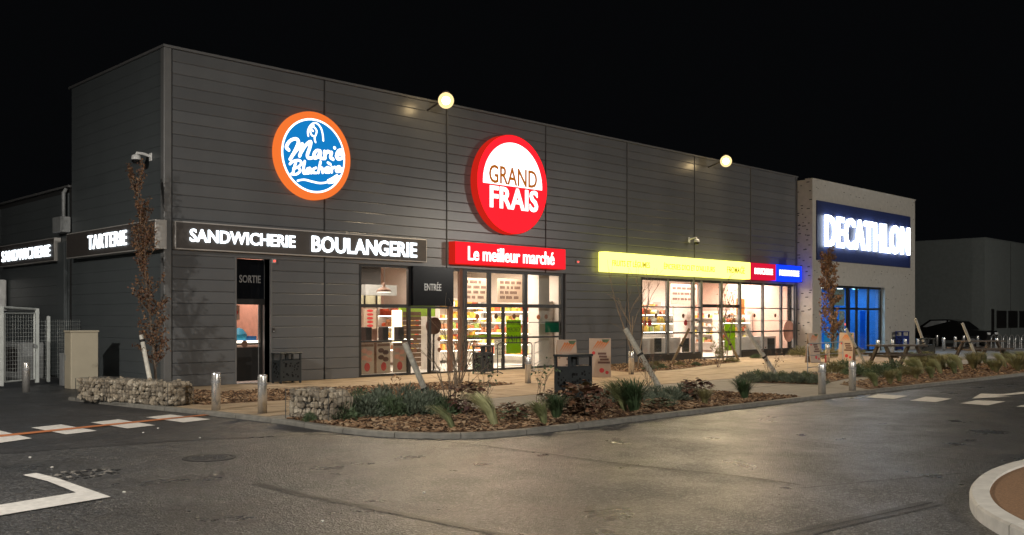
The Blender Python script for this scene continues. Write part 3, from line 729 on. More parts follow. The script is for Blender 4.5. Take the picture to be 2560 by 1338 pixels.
# ------------------------------------------------------------------ interiors
rooms = thing('store_interior', 'lit rooms with pale walls and tiled floor behind the shop glass', 'room')
b = MB(); b.box(.22, .26, -.06, 30.38, 5.78, .0); b.build('floor', 'in_floor', rooms)
b = MB(); b.box(.22, 5.7, 0, 10.9, 5.78, 3.6); b.box(.22, .3, 0, .26, 5.7, 3.6); b.build('bakery_wall', 'in_wall', rooms)
b = MB(); b.box(10.9, 5.7, 0, 30.36, 5.78, 3.6); b.box(10.9, 2.6, 0, 10.94, 5.7, 3.6); b.box(15.2, .3, 0, 15.3, 5.7, 3.6); b.box(18.3, .3, 0, 18.4, 5.7, 3.6); b.build('hall_wall', 'in_white', rooms)
b = MB(); b.box(30.28, .3, 0, 30.36, 5.7, 3.5); b.build('end_wall', 'in_wall', rooms)
b = MB(); b.box(.22, .26, 3.52, 9.66, 5.7, 3.6); b.build('bakery_ceiling', 'in_dark', rooms)
b = MB(); b.box(9.7, .26, 3.5, 30.36, 5.7, 3.6); b.build('hall_ceiling', 'in_white', rooms)
b = MB(); b.box(3.4, .3, 0, 3.46, 5.7, 3.5); b.build('partition', 'in_pink', rooms)
# boards and pictures on walls
tb = thing('bakery_backdrop', 'cream glazed kitchen screen with black bars at the back of the bakery', 'partition')
board(tb, 'cream_panel', 5.2, 9.6, 2.05, 2.75, 4.2, 'cream', .04)
for i in range(9): vbar(tb, 5.4 + .5 * i, 2.05, 2.75, .04, 4.1, 4.15)
hbar(tb, 5.2, 9.6, 2.74, .05, 4.1, 4.15); board(tb, 'dark_bulkhead', 5.2, 9.6, 2.78, 3.5, 4.2, 'in_dark', .06)
board(tb, 'white_duct', 8.3, 9.6, 2.45, 2.8, 3.6, 'grey_box', .35)
for i, (x, m) in enumerate(((6.9, 'in_pink'), (7.75, 'poster_beige'))):
    o = board(None, 'hanging_poster', x, x + .5, 1.35, 2.0, 2.6, m, .01)
    tag(o, ('pink' if i == 0 else 'cream') + ' pastry poster hanging inside the bakery', 'poster')
    b = MB()
    for k in range(5):
        n = 10; b.add([(x + .25 + .13 * cos(2 * pi * q / n), 2.588, 1.45 + .12 * k + .045 * sin(2 * pi * q / n)) for q in range(n)], [tuple(range(n))[::-1]])
    b.build('pastry_picture', 'red' if i else 'poster_beige', o)
ct = thing('bakery_counter', 'bakery counter with three black display boxes behind the window', 'counter')
b = MB(); b.box(5.9, 1.3, 0, 7.5, 1.8, .95); b.build('front', 'in_brown', ct)
b = MB(); b.box(5.85, 1.25, .95, 7.55, 1.85, 1.0); b.build('top', 'in_wall', ct)
for px in (920, 962, 1001):
    q = gy(px, 850, 1.4); b = MB(); b.cbox(q.x - .11, 1.35, 1.0, q.x + .11, 1.6, 1.42, .01); b.build('display_box', 'in_dark', ct)
q = gy(992, 800, 2.2); fl = thing('floor_lamp', 'tall glowing column lamp inside the bakery', 'lamp', (q.x, 2.2, 0))
b = MB(); b.lathe([(.16, .9), (.16, 1.95)], 16); b.build('shade', 'e_stand', fl); b = MB(); b.lathe([(.14, 0), (.05, .05), (.05, .9)], 12); b.build('foot', 'in_dark', fl)
q = gy(960, 722, 1.3); pl = thing('pendant_lamp', 'dark enamel dome pendant lamp hanging in the bakery window', 'lamp', (q.x, 1.3, q.z - .1))
b = MB(); b.lathe([(.235, 0), (.22, .05), (.15, .11), (.05, .15), (.045, .26), (.02, .28)], 24); b.build('shade', 'in_brown', pl, smooth=True)
b = MB(); b.lathe([(.0, -.006), (.215, -.006), (.215, -.001)], 24); b.build('diffuser', 'e_strip', pl)
b = MB(); b.tube([(0, 0, .28), (0, 0, 3.52 - q.z + .1)], .01, 6); b.build('cord', 'in_dark', pl)
# things seen through the bakery entrance
dv = thing('inner_door', 'white inner door with blue notice behind the bakery entrance', 'door')
board(dv, 'leaf', 9.75, 10.5, 0, 1.74, 2.2, 'in_white', .05); board(dv, 'blue_notice', 10.05, 10.22, 1.45, 1.55, 2.148, 'blue_navy', .004)
board(dv, 'lime_header', 8.9, 10.4, 1.75, 2.1, 2.25, 'lime', .05)
sl = thing('slatted_screen', 'brown slatted timber screen inside the bakery entrance', 'screen')
for k in range(12): board(sl, 'slat', 8.85, 9.6, .12 + .15 * k, .25 + .15 * k, 2.0, 'slat_brown', .03)
rd = thing('round_display', 'dark round disc display on a stand inside the entrance', 'display', (9.15, .8, 0))
b = MB(); b.lathe([(.2, 0), (.2, .03), (.03, .05), (.03, 1.2)], 16); b.build('stand', 'in_dark', rd)
disc(0, 1.45, .27, -.06, .06, 28).build('disc', 'ink_brown', rd)
# exit lobby
lo = thing('lobby_display', 'lit display counter with blue and teal shapes behind the exit door', 'counter')
b = MB(); b.box(1.9, 1.2, 0, 3.3, 1.6, .96); b.build('body', 'in_wall', lo); board(lo, 'light_strip', 1.9, 3.3, .97, 1.08, 1.2, 'e_strip', .02)
b = MB(); b.lathe([(.2, 0), (.22, .15), (.1, .3), (0, .33)], 16, (2.75, 1.45, 1.1)); b.build('teal_hood', 'teal', lo)
b = MB(); b.box(2.55, 1.3, 1.08, 3.2, 1.5, 1.2); b.build('blue_tray', 'blue_in', lo)
b = MB(); b.cbox(2.1, 1.3, 1.09, 2.4, 1.5, 1.45, .01); b.build('grey_box', 'in_white', lo)
o = board(None, 'hanging_poster', 2.62, 2.85, 1.65, 2.05, 1.6, 'poster_beige', .01); tag(o, 'narrow pastry poster hanging behind the exit door', 'poster')
disc(2.73, 1.85, .07, 1.585, 1.589, 14).build('pastry_picture', 'red', o)
light('exit_lobby_lamp', 'AREA', (2.5, 2.0, 3.45), 120, (1, .85, .75), rooms, size=1.2)

def shelf(name, label, x0, x1, y, levels, seed, depth=.5, lit=True):
    t = thing(name, label, 'shelf'); r = random.Random(seed)
    board(t, 'back_panel', x0, x1, .1, levels[-1] + .35, y + depth, 'in_white', .03)
    for s_ in (x0, x1 - .04): 
        b = MB(); b.box(s_, y, 0, s_ + .04, y + depth - .035, levels[-1] + .35); b.build('upright', 'in_white', t)
    G = [MB() for _ in range(7)]
    for z in levels:
        b = MB(); b.box(x0 + .045, y, z - .03, x1 - .045, y + depth - .035, z); b.build('shelf_board', 'in_white', t)
        if lit: b = MB(); b.box(x0 + .05, y + .01, z - .045, x1 - .05, y + .05, z - .031); b.build('light_tube', 'e_shelf', t)
        x = x0 + .06
        while x < x1 - .25:
            w = r.uniform(.08, .22); h = r.uniform(.1, .28); i = r.choice((0, 1, 1, 2, 2, 3, 4, 5, 1, 6, 6))
            if r.random() < .4: G[i].lathe([(w / 2, 0), (w / 2, h * .7), (w / 5, h)], 8, (x + w / 2, y + .2, z))
            else: G[i].cbox(x, y + .08, z, x + w * .92, y + .35, z + h, .01)
            x += w + .01
    for i, g in enumerate(G):
        if g.v: tag(g.build('goods', 'good_%d' % i, t), kind='stuff')
    return t
shelf('grocery_shelf', 'bright shelf full of goods behind the greengrocer entrance', 11.1, 15.1, 4.6, [.5, .9, 1.3, 1.7, 2.1], 1)
shelf('grocery_shelf', 'lit shelf of yellow and white goods in the left of the wide window', 18.9, 22.4, 1.1, [1.15, 1.5, 1.85], 2)
shelf('grocery_shelf', 'lit shelf of goods at the back behind the wide window doors', 22.5, 26.2, 4.5, [.5, .9, 1.3, 1.7, 2.1], 3)
shelf('grocery_shelf', 'low lit shelf of orange goods right of the wide window doors', 26.2, 28.6, 1.2, [.7, 1.1, 1.5], 4)
def turn(t, x, y): t.location = (x, y, 0); t.rotation_euler = (0, 0, -pi / 2)
turn(shelf('grocery_shelf', 'tall lit shelf along the right side wall of the greengrocer entrance', 0, 4.2, 0, [.35, .75, 1.15, 1.55, 1.95], 5), 14.65, 5.4)
turn(shelf('grocery_shelf', 'lit shelf along the far end wall of the wide window', 0, 3.2, 0, [.5, .9, 1.3, 1.7], 6, lit=False), 29.7, 5.3)
turn(shelf('bread_rack', 'bread rack with orange loaves at the back of the bakery', 0, 2.4, 0, [.6, 1.0, 1.4, 1.8], 7), 10.3, 5.3)
def hang(x0, x1, z0, z1, y, lab, lines, seed, m='poster_beige'):
    o = board(None, 'wall_banner', x0, x1, z0, z1, y, m, .02); tag(o, lab, 'banner'); r = random.Random(seed); b = MB()
    for k in range(lines):
        z = z1 - (k + .8) * (z1 - z0) / (lines + .8); x = x0 + .12
        while x < x1 - .3:
            w = r.uniform(.1, .35); w = min(w, x1 - .12 - x); q = x
            while q < x + w - .02: b.box(q, y - .024, z - .05, q + .045, y - .021, z + .05); q += .06
            x += w + .08
    b.build('print', 'ink_brown', o)
hang(10.0, 11.3, 2.3, 3.1, 2.6, 'beige slogan banner left inside the greengrocer entrance', 4, 1)
hang(11.5, 12.9, 2.25, 3.1, 2.3, 'beige slogan banner in the middle of the greengrocer entrance', 4, 2)
hang(13.0, 14.3, 2.25, 3.1, 1.9, 'beige slogan banner right inside the greengrocer entrance', 4, 3)
hang(18.6, 20.6, 2.3, 3.2, 2.4, 'pinkish slogan banner above the shelf in the wide window', 3, 4, 'in_wall')
hang(24.0, 26.0, 2.3, 3.2, 2.4, 'pinkish slogan banner above the wide window doors', 3, 5, 'in_wall')
o = board(None, 'wall_banner', 28.3, 29.0, 1.4, 2.6, 1.8, 'orange_in', .02); tag(o, 'orange vertical banner near the far end of the wide window', 'banner')
cs = thing('checkout_counter', 'white checkout counter along the foot of the wide window', 'counter')
b = MB(); b.box(19.0, .6, 0, 22.2, .95, .9); b.box(26.1, .6, 0, 29.8, .95, .85); b.build('body', 'in_white', cs)
cc = thing('white_column', 'white square column right inside the greengrocer entrance', 'column')
b = MB(); b.box(13.75, .6, 0, 14.3, 1.1, 3.5); b.build('shaft', 'in_white', cc)
k = 0
for x, y in ((10.6, 1.5), (12.0, 1.6), (13.4, 1.7), (19.9, 1.5), (21.6, 1.6), (23.6, 1.6), (25.3, 1.6), (28, 2.6)):
    cl = thing('ceiling_lamp', 'round white ceiling lamp over the ' + ('left of the greengrocer entrance', 'middle of the greengrocer entrance', 'right of the greengrocer entrance', 'left window shelf', 'second pane of the wide window', 'left door of the wide window', 'right door of the wide window', 'far end of the wide window')[k], 'lamp', (x, y, 3.42), 0, 'ceiling lamps of the greengrocer'); k += 1
    b = MB(); b.lathe([(.15, 0), (.17, .02), (.17, .08)], 20); b.build('housing', 'in_white', cl)
    b = MB(); b.lathe([(.0, -.012), (.14, -.012), (.14, -.004)], 20); b.build('diffuser', 'e_ceiling', cl)
for n_, (x, w, pwr, c) in enumerate(((7.2, 3.4, P_BAKERY, (1, .8, .66)), (12.1, 4, P_HALL * .55, (1, .87, .74)), (20.8, 4, P_HALL * .55, (1, .84, .74)), (25, 4, P_HALL * .5, (1, .84, .74)), (28.8, 3, P_HALL * .55, (1, .84, .74)))):
    light('shop_light', 'AREA', (x, 2.3, 3.4), pwr, c, rooms, shape='RECTANGLE', size=w, size_y=2.4)

# ------------------------------------------------------------------ sports shop block
dec = thing('retail_building', 'pale perforated metal sports store block with blue entrance', 'building')
D0, D1, DY, DH = 30.62, 42.1, -.8, 8.12
o0, o1, oz = 31.5, 38.3, 3.27
b = MB(); b.box(D0, DY, -.2, o0, DY + .3, DH); b.box(o1, DY, -.2, D1, DY + .3, DH); b.box(o0, DY, oz, o1, DY + .3, DH)
b.box(D0, DY + .3, -.2, D0 + .3, 6, DH); b.box(D1 - .3, DY + .3, -.2, D1, 20, DH); b.box(D0 + .3, 5.7, -.2, D1 - .3, 6, DH); b.build('wall', 'decath_wall', dec)
b = MB(); b.box(D0 - .03, DY - .03, DH, D1 + .03, DY + .35, DH + .05); b.build('coping', 'decath_wall', dec)
b = MB(); r_ = random.Random(11)
for i in range(170):
    x = r_.uniform(D0 + .1, D1 - .1); z = r_.uniform(.2, DH - .1)
    if o0 - .1 < x < o1 + .1 and z < oz + .1: continue
    if 30.9 < x < 41.6 and 4.2 < z < 7.3: continue
    l = r_.uniform(.03, .08); b.box(x - l, DY - .003, z - .012, x + l, DY + .01, z + .012)
for i in range(60):
    y = r_.uniform(DY + .08, -.08); z = r_.uniform(.2, DH - .1); l = r_.uniform(.03, .08); b.box(D0 - .003, y - l, z - .02, D0 + .01, y + l, z + .02)
tag(b.build('perforation', 'backing', dec), kind='stuff')
ds = thing('wall_sign', 'navy wall sign with big glowing white DECATHLON lettering', 'shop sign')
a, c = gy(2043, 501, DY - .06), gy(2276, 671, DY - .06)
b = MB(); b.box(a.x, DY - .06, 4.4, c.x, DY - .005, 7.17); b.build('panel', 'decath_blue', ds)
a, c = gy(2064, 590, DY - .15), gy(2273, 600, DY - .15)
put_text('DECATHLON', ((a.x + c.x) / 2, DY - .1, 5.8), c.x - a.x, 1.5, 'e_white_dec', ds, depth=.1, bold=.016, space=1.08)
# recessed blue entrance
de = thing('entrance_door', 'glazed sports store entrance glowing blue behind dark mullions', 'door')
yy = DY + .25
for x in (o0 + .05, 33.1, 34.6, 35.6, 36.9, o1 - .05): vbar(de, x, 0, oz, .1, yy - .05, yy + .05)
for z in (oz - .05, 2.15, .04): hbar(de, o0 + .1, o1 - .1, z, .1, yy - .04, yy + .04)
for a, c in ((o0 + .1, 33.05), (33.15, 34.55), (34.65, 35.55), (35.65, 36.85), (36.95, o1 - .1)):
    for za, zb in ((.09, 2.1), (2.2, oz - .1)): pane(de, a, c, za, zb, yy)
di = thing('store_interior', 'dim blue lit lobby inside the sports store', 'room')
b = MB(); b.box(o0 - .4, DY + .35, -.05, o1 + .4, 4.5, 0); b.build('floor', 'in_floor', di)
b = MB(); b.box(o0 - .4, 4.4, 0, 35.2, 4.5, 3.4); b.box(o0 - .5, DY + .35, 0, o0 - .4, 4.5, 3.4); b.build('grey_wall', 'frame_grey', di)
b = MB(); b.box(35.2, 2.2, 0, 38.8, 2.3, 3.4); b.box(o1 + .4, DY + .35, 0, o1 + .5, 4.5, 3.4); b.build('blue_wall', 'blue_in', di)
b = MB(); b.box(o0 - .5, DY + .35, 3.4, o1 + .5, 4.5, 3.5); b.build('ceiling', 'frame_grey', di)
board(di, 'cyan_display', 31.75, 32.05, .9, 2.3, .4, 'e_cyan', .03)
board(di, 'neon_sign', 37.3, 37.9, 1.3, 1.42, 1.0, 'e_neon', .02); board(di, 'neon_tray', 37.3, 37.9, 1.05, 1.1, 1.0, 'e_strip', .02)
for xa, xb, za, zb, m_ in ((33.2, 33.7, .2, 2.05, 'paper_frost'), (33.95, 34.5, .2, 2.05, 'paper_frost'), (33.2, 34.5, 2.3, 3.1, 'paper_frost'), (34.7, 35.1, .1, 3.1, 'blue_navy'), (36.2, 36.8, .1, 2.05, 'paper_cyan'), (37.0, 37.25, .1, 2.05, 'teal')):
    board(di, 'window_film', xa, xb, za, zb, DY + .34, m_, .004)
b = MB(); r_ = random.Random(2)
for k in range(26): 
    x_, z_ = r_.uniform(34.0, 34.45), r_.uniform(.4, 1.9); b.box(x_, DY + .333, z_, x_ + r_.uniform(.03, .12), DY + .335, z_ + r_.uniform(.03, .16))
tag(b.build('film_print', 'in_white', di), kind='stuff')
b = MB(); b.cbox(36.0, .9, 0, 36.9, 1.4, 1.0, .02); b.build('welcome_desk', 'teal', di)
light('sports_light', 'AREA', (36.6, .8, 3.3), P_SPORT, (.35, .65, 1), di, shape='RECTANGLE', size=2.6, size_y=1.4)
light('sports_light_dim', 'AREA', (33, 1.5, 3.3), P_SPORT * .35, (.8, .95, 1), di, shape='RECTANGLE', size=2, size_y=1.4)
for i, (px, m, w) in enumerate(((2055, 'e_cool', 'left'), (2100, 'e_cool', 'middle'), (2139, 'e_cyan', 'cyan right'))):
    q = gy(px, 717, .2); cl = thing('spot_lamp', w + ' spot lamp under the sports store entrance ceiling', 'lamp', (q.x, .2, 3.18), 0, 'spot lamps in the sports store entrance')
    b = MB(); b.lathe([(.15, 0), (.17, .05), (.08, .22)], 16); b.build('housing', 'in_white', cl); b = MB(); b.lathe([(0, -.02), (.14, -.015), (.14, -.004)], 16); b.build('lens', m, cl)
# block further right
fb = thing('retail_building', 'plain dim grey block at the far right edge', 'building')
fc = gd(2462, 63.6); fh = CAMH + (HY - 596) / FPX * 63.6
b = MB(); b.box(fc.x, fc.y, -.2, fc.x + 60, fc.y + 60, fh); b.build('wall', 'far_wall', fb)
b = MB(); b.box(fc.x - .08, fc.y - .08, fh, fc.x + 60, fc.y + 60, fh + .06); b.build('coping', 'far_wall', fb)
for k in range(1, 7): b = MB(); b.box(fc.x + 5 * k - .02, fc.y - .012, 0, fc.x + 5 * k + .02, fc.y - .001, fh - .02); b.build('panel_joint', 'backing', fb); b = MB(); b.box(fc.x - .012, fc.y + 5 * k - .02, 0, fc.x - .001, fc.y + 5 * k + .02, fh - .02); b.build('panel_joint', 'backing', fb)
q = gy(2478, 775, fc.y); b = MB(); b.box(q.x, fc.y - .03, 0, q.x + .5, fc.y - .002, 2.3); b.build('door', 'frame_dark', fb)
for k in range(3): b = MB(); b.box(q.x + 1 + 2.3 * k, fc.y - .03, 1.0, q.x + 2.9 + 2.3 * k, fc.y - .002, 2.2); b.build('window', 'frame_dark', fb)

# ------------------------------------------------------------------ street lamps
def street_lamp(loc, h, label, power, aim, hl=True):
    t = thing('street_lamp', label, 'street lamp', loc, 0, 'street lamps of the car park')
    b = MB(); b.lathe([(.15, 0), (.15, .03), (.088, .05), (.07, h * .5), (.045, h - .25), (.045, h - .14)], 14); b.build('mast', 'pole', t, smooth=True)
    hd = MB(); hd.lathe([(.045, h - .16), (.1, h - .14), (.25, h + .05), (.27, h + .14), (.2, h + .22), (.06, h + .28)], 20)
    b = MB(); b.lathe([(.06, h + .21), (.25, h + .18), (.29, h + .15), (.25, h + .23), (.08, h + .3)], 20); b.build('hood', 'pole', t, smooth=True)
    b = MB(); b.lathe([(.05, h - .14), (.15, h - .1), (.21, h + .0), (.225, h + .1), (.2, h + .16), (.05, h + .17)], 20); b.build('globe', 'e_lamp', t, smooth=True)
    dirv = Vector(aim).normalized(); 
    l = light('lamp_light', 'SPOT', (dirv.x * .3, dirv.y * .3, h - .2), power, (1, .945, .87), t, spot_size=radians(168), spot_blend=.6, shadow_soft_size=.15)
    l.rotation_euler = dirv.to_track_quat('-Z', 'Y').to_euler(); return t
def flood(p, label):
    t = thing('flood_light', label, 'floodlight', (p.x, 0, p.z), 0, 'floodlights on the parapet')
    b = MB(); b.tube([(0, .05, -.2), (0, -.25, -.12), (0, p.y + .1, .02)], .03, 8); b.build('bracket_arm', 'pole', t)
    b = MB(); b.cbox(-.12, -.03, -.3, .12, .04, -.1, .01); b.build('wall_plate', 'pole', t)
    b = MB(); b.lathe([(.12, .23), (.1, .27), (.02, .29)], 24, (0, p.y, -.02)); b.build('cap', 'pole', t, smooth=True)
    b = MB(); b.lathe([(.002, -.12)] + [(.12 * sin(k * pi / 12), -.12 * cos(k * pi / 12)) for k in range(1, 12)] + [(.002, .12)], 24, (0, p.y, -.02)); b.build('bulb', 'e_lamp', t, smooth=True)
    for R_ in (.235,): b = MB(); b.lathe([(.002, -R_)] + [(R_ * sin(k * pi / 12), -R_ * cos(k * pi / 12)) for k in range(1, 12)] + [(.002, R_)], 28, (0, p.y, -.02)); b.build('glow_shell', 'lamp_glow', t, smooth=True)  # added shell, stands in for the halo around the bulb
    l = light('lamp_light', 'SPOT', (0, p.y - .36, -.36), P_MAST, (1, .78, .49), t, spot_size=radians(150), spot_blend=.7, shadow_soft_size=.2)
    l.rotation_euler = Vector((0, -.72, -.69)).to_track_quat('-Z', 'Y').to_euler()
flood(gy(1115, 250, -.9), 'lit floodlight on the parapet between the two round shop signs')
flood(gy(1815, 402, -.9), 'lit floodlight on the parapet above the yellow department sign')
street_lamp((-15, -9.5, ROAD), 8, 'street lamp in the yard, out of view to the left', P_YARD, (.35, .1, -.9))
street_lamp((-4, -35, ROAD), 8, 'street lamp in the car park, out of view behind the viewer', P_PARK, (-.1, .6, -.78))
street_lamp((36, -30, ROAD), 8, 'street lamp in the car park, out of view to the right', P_PARK * .8, (.15, .6, -.78))

# ------------------------------------------------------------------ bollards
bo = thing('bollard', 'x', 'bollard', (0, 0, -50), 0, 'steel bollards')
b = MB(); b.lathe([(.082, 0), (.082, .665), (.076, .682), (.05, .69), (0.001, .692)], 24); b.build('post', 'steel', bo)
for p_ in bo.children[0].data.polygons: p_.use_smooth = abs(p_.normal.z) < .3
b = MB(); b.lathe([(.087, .5), (.087, .55)], 24); b.build('reflective_band', 'silver', bo)
BL = [((540, 1025), 'left of the two steel bollards between the gabions'), ((656, 1033), 'right of the two steel bollards between the gabions'), ((65, 981), 'steel bollard standing in front of the mesh gate'),
      ((1320, 958), 'steel bollard in front of the greengrocer entrance doors'), ((1578, 936), 'steel bollard beside the right carrot sign and leaning stake'),
      ((2055, 987), 'left of the two steel bollards at the right hand kerb crossing'), ((2131, 977), 'right of the two steel bollards at the right hand kerb crossing')]
first = True
def bollard(p, lab):
    global first
    if first: bo.location = p; bo['label'] = lab; first = False
    else: dup(bo, p, rnd.uniform(0, 6), lab)
for (x, y), lab in BL: bollard(gz(x, y), lab)
FARB = ((2069, 860, 'bollard behind the metal barrier at the right'), (2195, 850, 'first distant bollard from the blue entrance, behind the near picnic table'), (2231, 849, 'second distant bollard from the blue entrance, behind the near picnic table'),
        (2263, 847, 'third distant bollard from the blue entrance, in front of the wall bin'), (2295, 846, 'distant bollard at the corner of the pale block'), (2342, 837, 'distant bollard left of the dark parked car nose'),
        (2359, 843, 'distant bollard right of the round dark bin'), (2388, 841, 'distant bollard between the two picnic tables'), (2409, 838, 'distant bollard left of the far picnic table stake'),
        (2444, 839, 'distant bollard behind the far picnic table'), (2465, 838, 'distant bollard just left of the bike hoops'), (2492, 845, 'distant bollard in front of the bike hoops'))
for x, ytop, lab in FARB: bollard(gd(x, 1.0 * FPX / (ytop - HY)), lab)

# ------------------------------------------------------------------ gabions
sm = []
for k in range(10):
    r_ = random.Random(50 + k); import bmesh
    bm = bmesh.new(); bmesh.ops.create_icosphere(bm, subdivisions=1, radius=1)
    for v in bm.verts: v.co *= r_.uniform(.72, 1.12)
    for mname in ('stone_a', 'stone_b', 'stone_c'):
        me = bpy.data.meshes.new('stone'); bm.to_mesh(me); me.materials.append(MT[mname]); sm.append(me)
    bm.free()
def gabion(label, c, ax, L, Wd, Hh, cages, seed, nmax):
    """c: near end of the yard side foot, ax: direction along its length"""
    rz = math.atan2(ax[1], ax[0]); t = thing('gabion', label, 'gabion', c, rz, 'stone gabions'); r = random.Random(seed)
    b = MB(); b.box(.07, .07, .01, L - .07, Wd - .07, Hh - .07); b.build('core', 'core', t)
    s0 = .07; cnt = 0
    def st(x, y, z):
        f = r.uniform(.75, 1.3)
        put('stone', r.choice(sm), t, (x, y, z), (r.uniform(0, 6), r.uniform(0, 6), r.uniform(0, 6)), (s0 * f * r.uniform(.8, 1.3), s0 * f * r.uniform(.75, 1.1), s0 * f * r.uniform(.6, .95)))
    def grid(n1, n2, fn):
        for i in range(n1):
            for j in range(n2): fn((i + .5 + r.uniform(-.28, .28) + .4 * (j % 2)) / (n1 + .4), (j + .5 + r.uniform(-.25, .25)) / n2)
    nl = int(L / .115); nh = int(Hh / .088); nw = int(Wd / .115)
    grid(nl, nh, lambda u, v: st(.04 + u * (L - .08), .055, .03 + v * (Hh - .06)))
    grid(nw, nh, lambda u, v: st(.055, .06 + u * (Wd - .1), .03 + v * (Hh - .06)) if True else 0)
    grid(nw, nh, lambda u, v: st(L - .055, .06 + u * (Wd - .1), .03 + v * (Hh - .06)))
    grid(int(L / .16), max(2, int(Wd / .17)), lambda u, v: st(.06 + u * (L - .12), .1 + v * (Wd - .16), Hh - .06))
    b = MB(); w = .004
    for k in range(int(L / .1) + 1):
        x = k * .1; b.box(x - w / 2, -.006, 0, x + w / 2, -.002, Hh); b.box(x - w / 2, 0, Hh, x + w / 2, Wd, Hh + .004)
    for k in range(int(Wd / .1) + 1):
        y = k * .1
        for xx in (-.004, L): b.box(xx, y - w / 2, 0, xx + .004, y + w / 2, Hh)
    for k in range(int(Hh / .1) + 1):
        z = k * .1; b.box(0, -.0085, z - w / 2, L, -.0065, z + w / 2)
        for xx in (-.007, L + .005): b.box(xx, 0, z - w / 2, xx + .002, Wd, z + w / 2)
    for k in range(cages + 1):
        x = k * L / cages; b.box(x - .005, -.012, 0, x + .005, -.009, Hh)
    b.build('wire_cage', 'wire', t); return t
a, c = gz(190, 1001), gz(420, 1018); d_ = (c - a); L1 = d_.length
# length runs along the yard edge, bright face towards -x: local y must point to +x
t1 = gabion('long low stone gabion in wire cages below the slim brown tree', a, d_.normalized(), L1, .7, .46, 3, 1, 300)
a, c = gz(715, 1048), gz(822, 1058); d_ = (c - a)
t2 = gabion('short stone gabion block at the near end of the shrub bed', a, d_.normalized(), d_.length, .62, .52, 1, 2, 300)

# ------------------------------------------------------------------ bins
def bin_(label, loc, w, d, h, rz=0., seed=0, m='bin'):
    t = thing('litter_bin', label, 'litter bin', loc, rz, 'dark metal litter bins'); r = random.Random(seed)
    b = MB(); b.cbox(-w / 2, -d / 2, .06, w / 2, d / 2, h * .76, .008); b.build('body', m, t)
    for sx in (-1, 1):
        for sy in (-1, 1): b = MB(); b.box(sx * (w / 2 - .02) - .022, sy * (d / 2 - .02) - .022, 0, sx * (w / 2 - .02) + .022, sy * (d / 2 - .02) + .022, h * .98); b.build('corner_post', m, t)
    b = MB(); b.cbox(-w / 2 - .02, -d / 2 - .02, h * .95, w / 2 + .02, d / 2 + .02, h, .01); b.build('lid', m, t)
    b = MB(); b.box(-.04, -.03, h * .76, .04, .03, h * .95); b.build('lid_stay', m, t)
    b = MB()
    for k in range(26):
        x = r.uniform(-w / 2 + .08, w / 2 - .08); z = r.uniform(.16, h * .68); s_ = r.uniform(.012, .03); b.box(x - s_, -d / 2 - .003, z - s_, x + s_, -d / 2 + .004, z + s_)
        y = r.uniform(-d / 2 + .07, d / 2 - .07); z = r.uniform(.16, h * .68); b.box(-w / 2 - .003, y - s_, z - s_, -w / 2 + .004, y + s_, z + s_)
    tag(b.build('leaf_cutout', 'bin_hole', t), kind='stuff'); return t
bin_('large dark litter bin with leaf cutouts among the front shrubs', gz(1436, 1012) + Vector((.25, .25, 0)), .68, .4, .98, 0, 1)
bin_('dark litter bin against the grey wall near the exit door', Vector((3.05, -.5, 0)), .62, .42, .8, 0, 2)
bin_('black litter bin beside the greengrocer entrance glazing', gz(1207, 935) + Vector((.1, .1, 0)), .5, .4, .86, 0, 3)
bin_('dark litter bin behind the near picnic table', gd(2318, 35.5), .5, .5, .95, .3, 4)
q = gd(2256, 50.2); t = bin_('navy recycling bin against the pale block wall', q, .75, .4, 1.0, 0, 5, 'blue_navy')

# ------------------------------------------------------------------ carrot signs, barriers, tables, hoops
def carrot_sign(label, loc, rz, w=.6, h=1.12):
    t = thing('poster_stand', label, 'advert stand', loc, rz, 'carrot advert stands')
    for s_ in (-1, 1):
        M = Matrix.Rotation(s_ * .12, 4, 'X'); b = MB()
        b.box(-w / 2, -.012, .0, w / 2, .012, h, Matrix.Translation((0, -s_ * .13, 0)) @ Matrix.Rotation(-s_ * .115, 4, 'X')); b.build('board', 'poster_beige', t)
    M = Matrix.Translation((0, -.13, 0)) @ Matrix.Rotation(-.115, 4, 'X'); b = MB(); r = random.Random(4)
    for k in range(5):
        x = -.2 + .07 * k; b.add([M @ Vector(v) for v in ((x + .14, -.0145, h - .06), (x + .18, -.0145, h - .1), (x - .04, -.0145, h - .36))], [(0, 2, 1)])
    b.build('carrot_picture', 'carrot', t)
    b = MB(); b.add([M @ Vector(v) for v in ((.05, -.015, h - .03), (.28, -.015, h - .03), (.2, -.015, h - .13), (.08, -.015, h - .11))], [(0, 3, 2, 1)]); b.build('leaf_picture', 'leaf_green', t)
    b = MB()
    for k, (x0_, x1_) in enumerate(((-.06, .18), (-.03, .2), (0, .25), (-.06, .28))): b.box(x0_, -.0165, h - .47 - .085 * k, x1_, -.0145, h - .41 - .085 * k, M)
    b.build('print', 'ink_brown', t)
    b = MB(); n = 12
    for (x, z, R_) in ((.05, .2, .07), (.2, .14, .05), (-.18, h - .42, .05)): b.add([M @ Vector((x + R_ * cos(2 * pi * i / n), -.015, z + R_ * sin(2 * pi * i / n))) for i in range(n)], [tuple(range(n))])
    b.build('apple_picture', 'red', t); return t
carrot_sign('left carrot advert stand, partly behind the large bin', gz(1416, 953), A - pi / 2 + .35, .56)
carrot_sign('right carrot advert stand, in front of the plain grey wall', gz(1500, 943), A - pi / 2 - .1, .62)
carrot_sign('distant carrot advert stand left of the far slim tree', gd(2032, 36.5), A - pi / 2 + .6)
carrot_sign('distant carrot advert stand right of the far slim tree', gd(2117, 38), A - pi / 2 - .8)
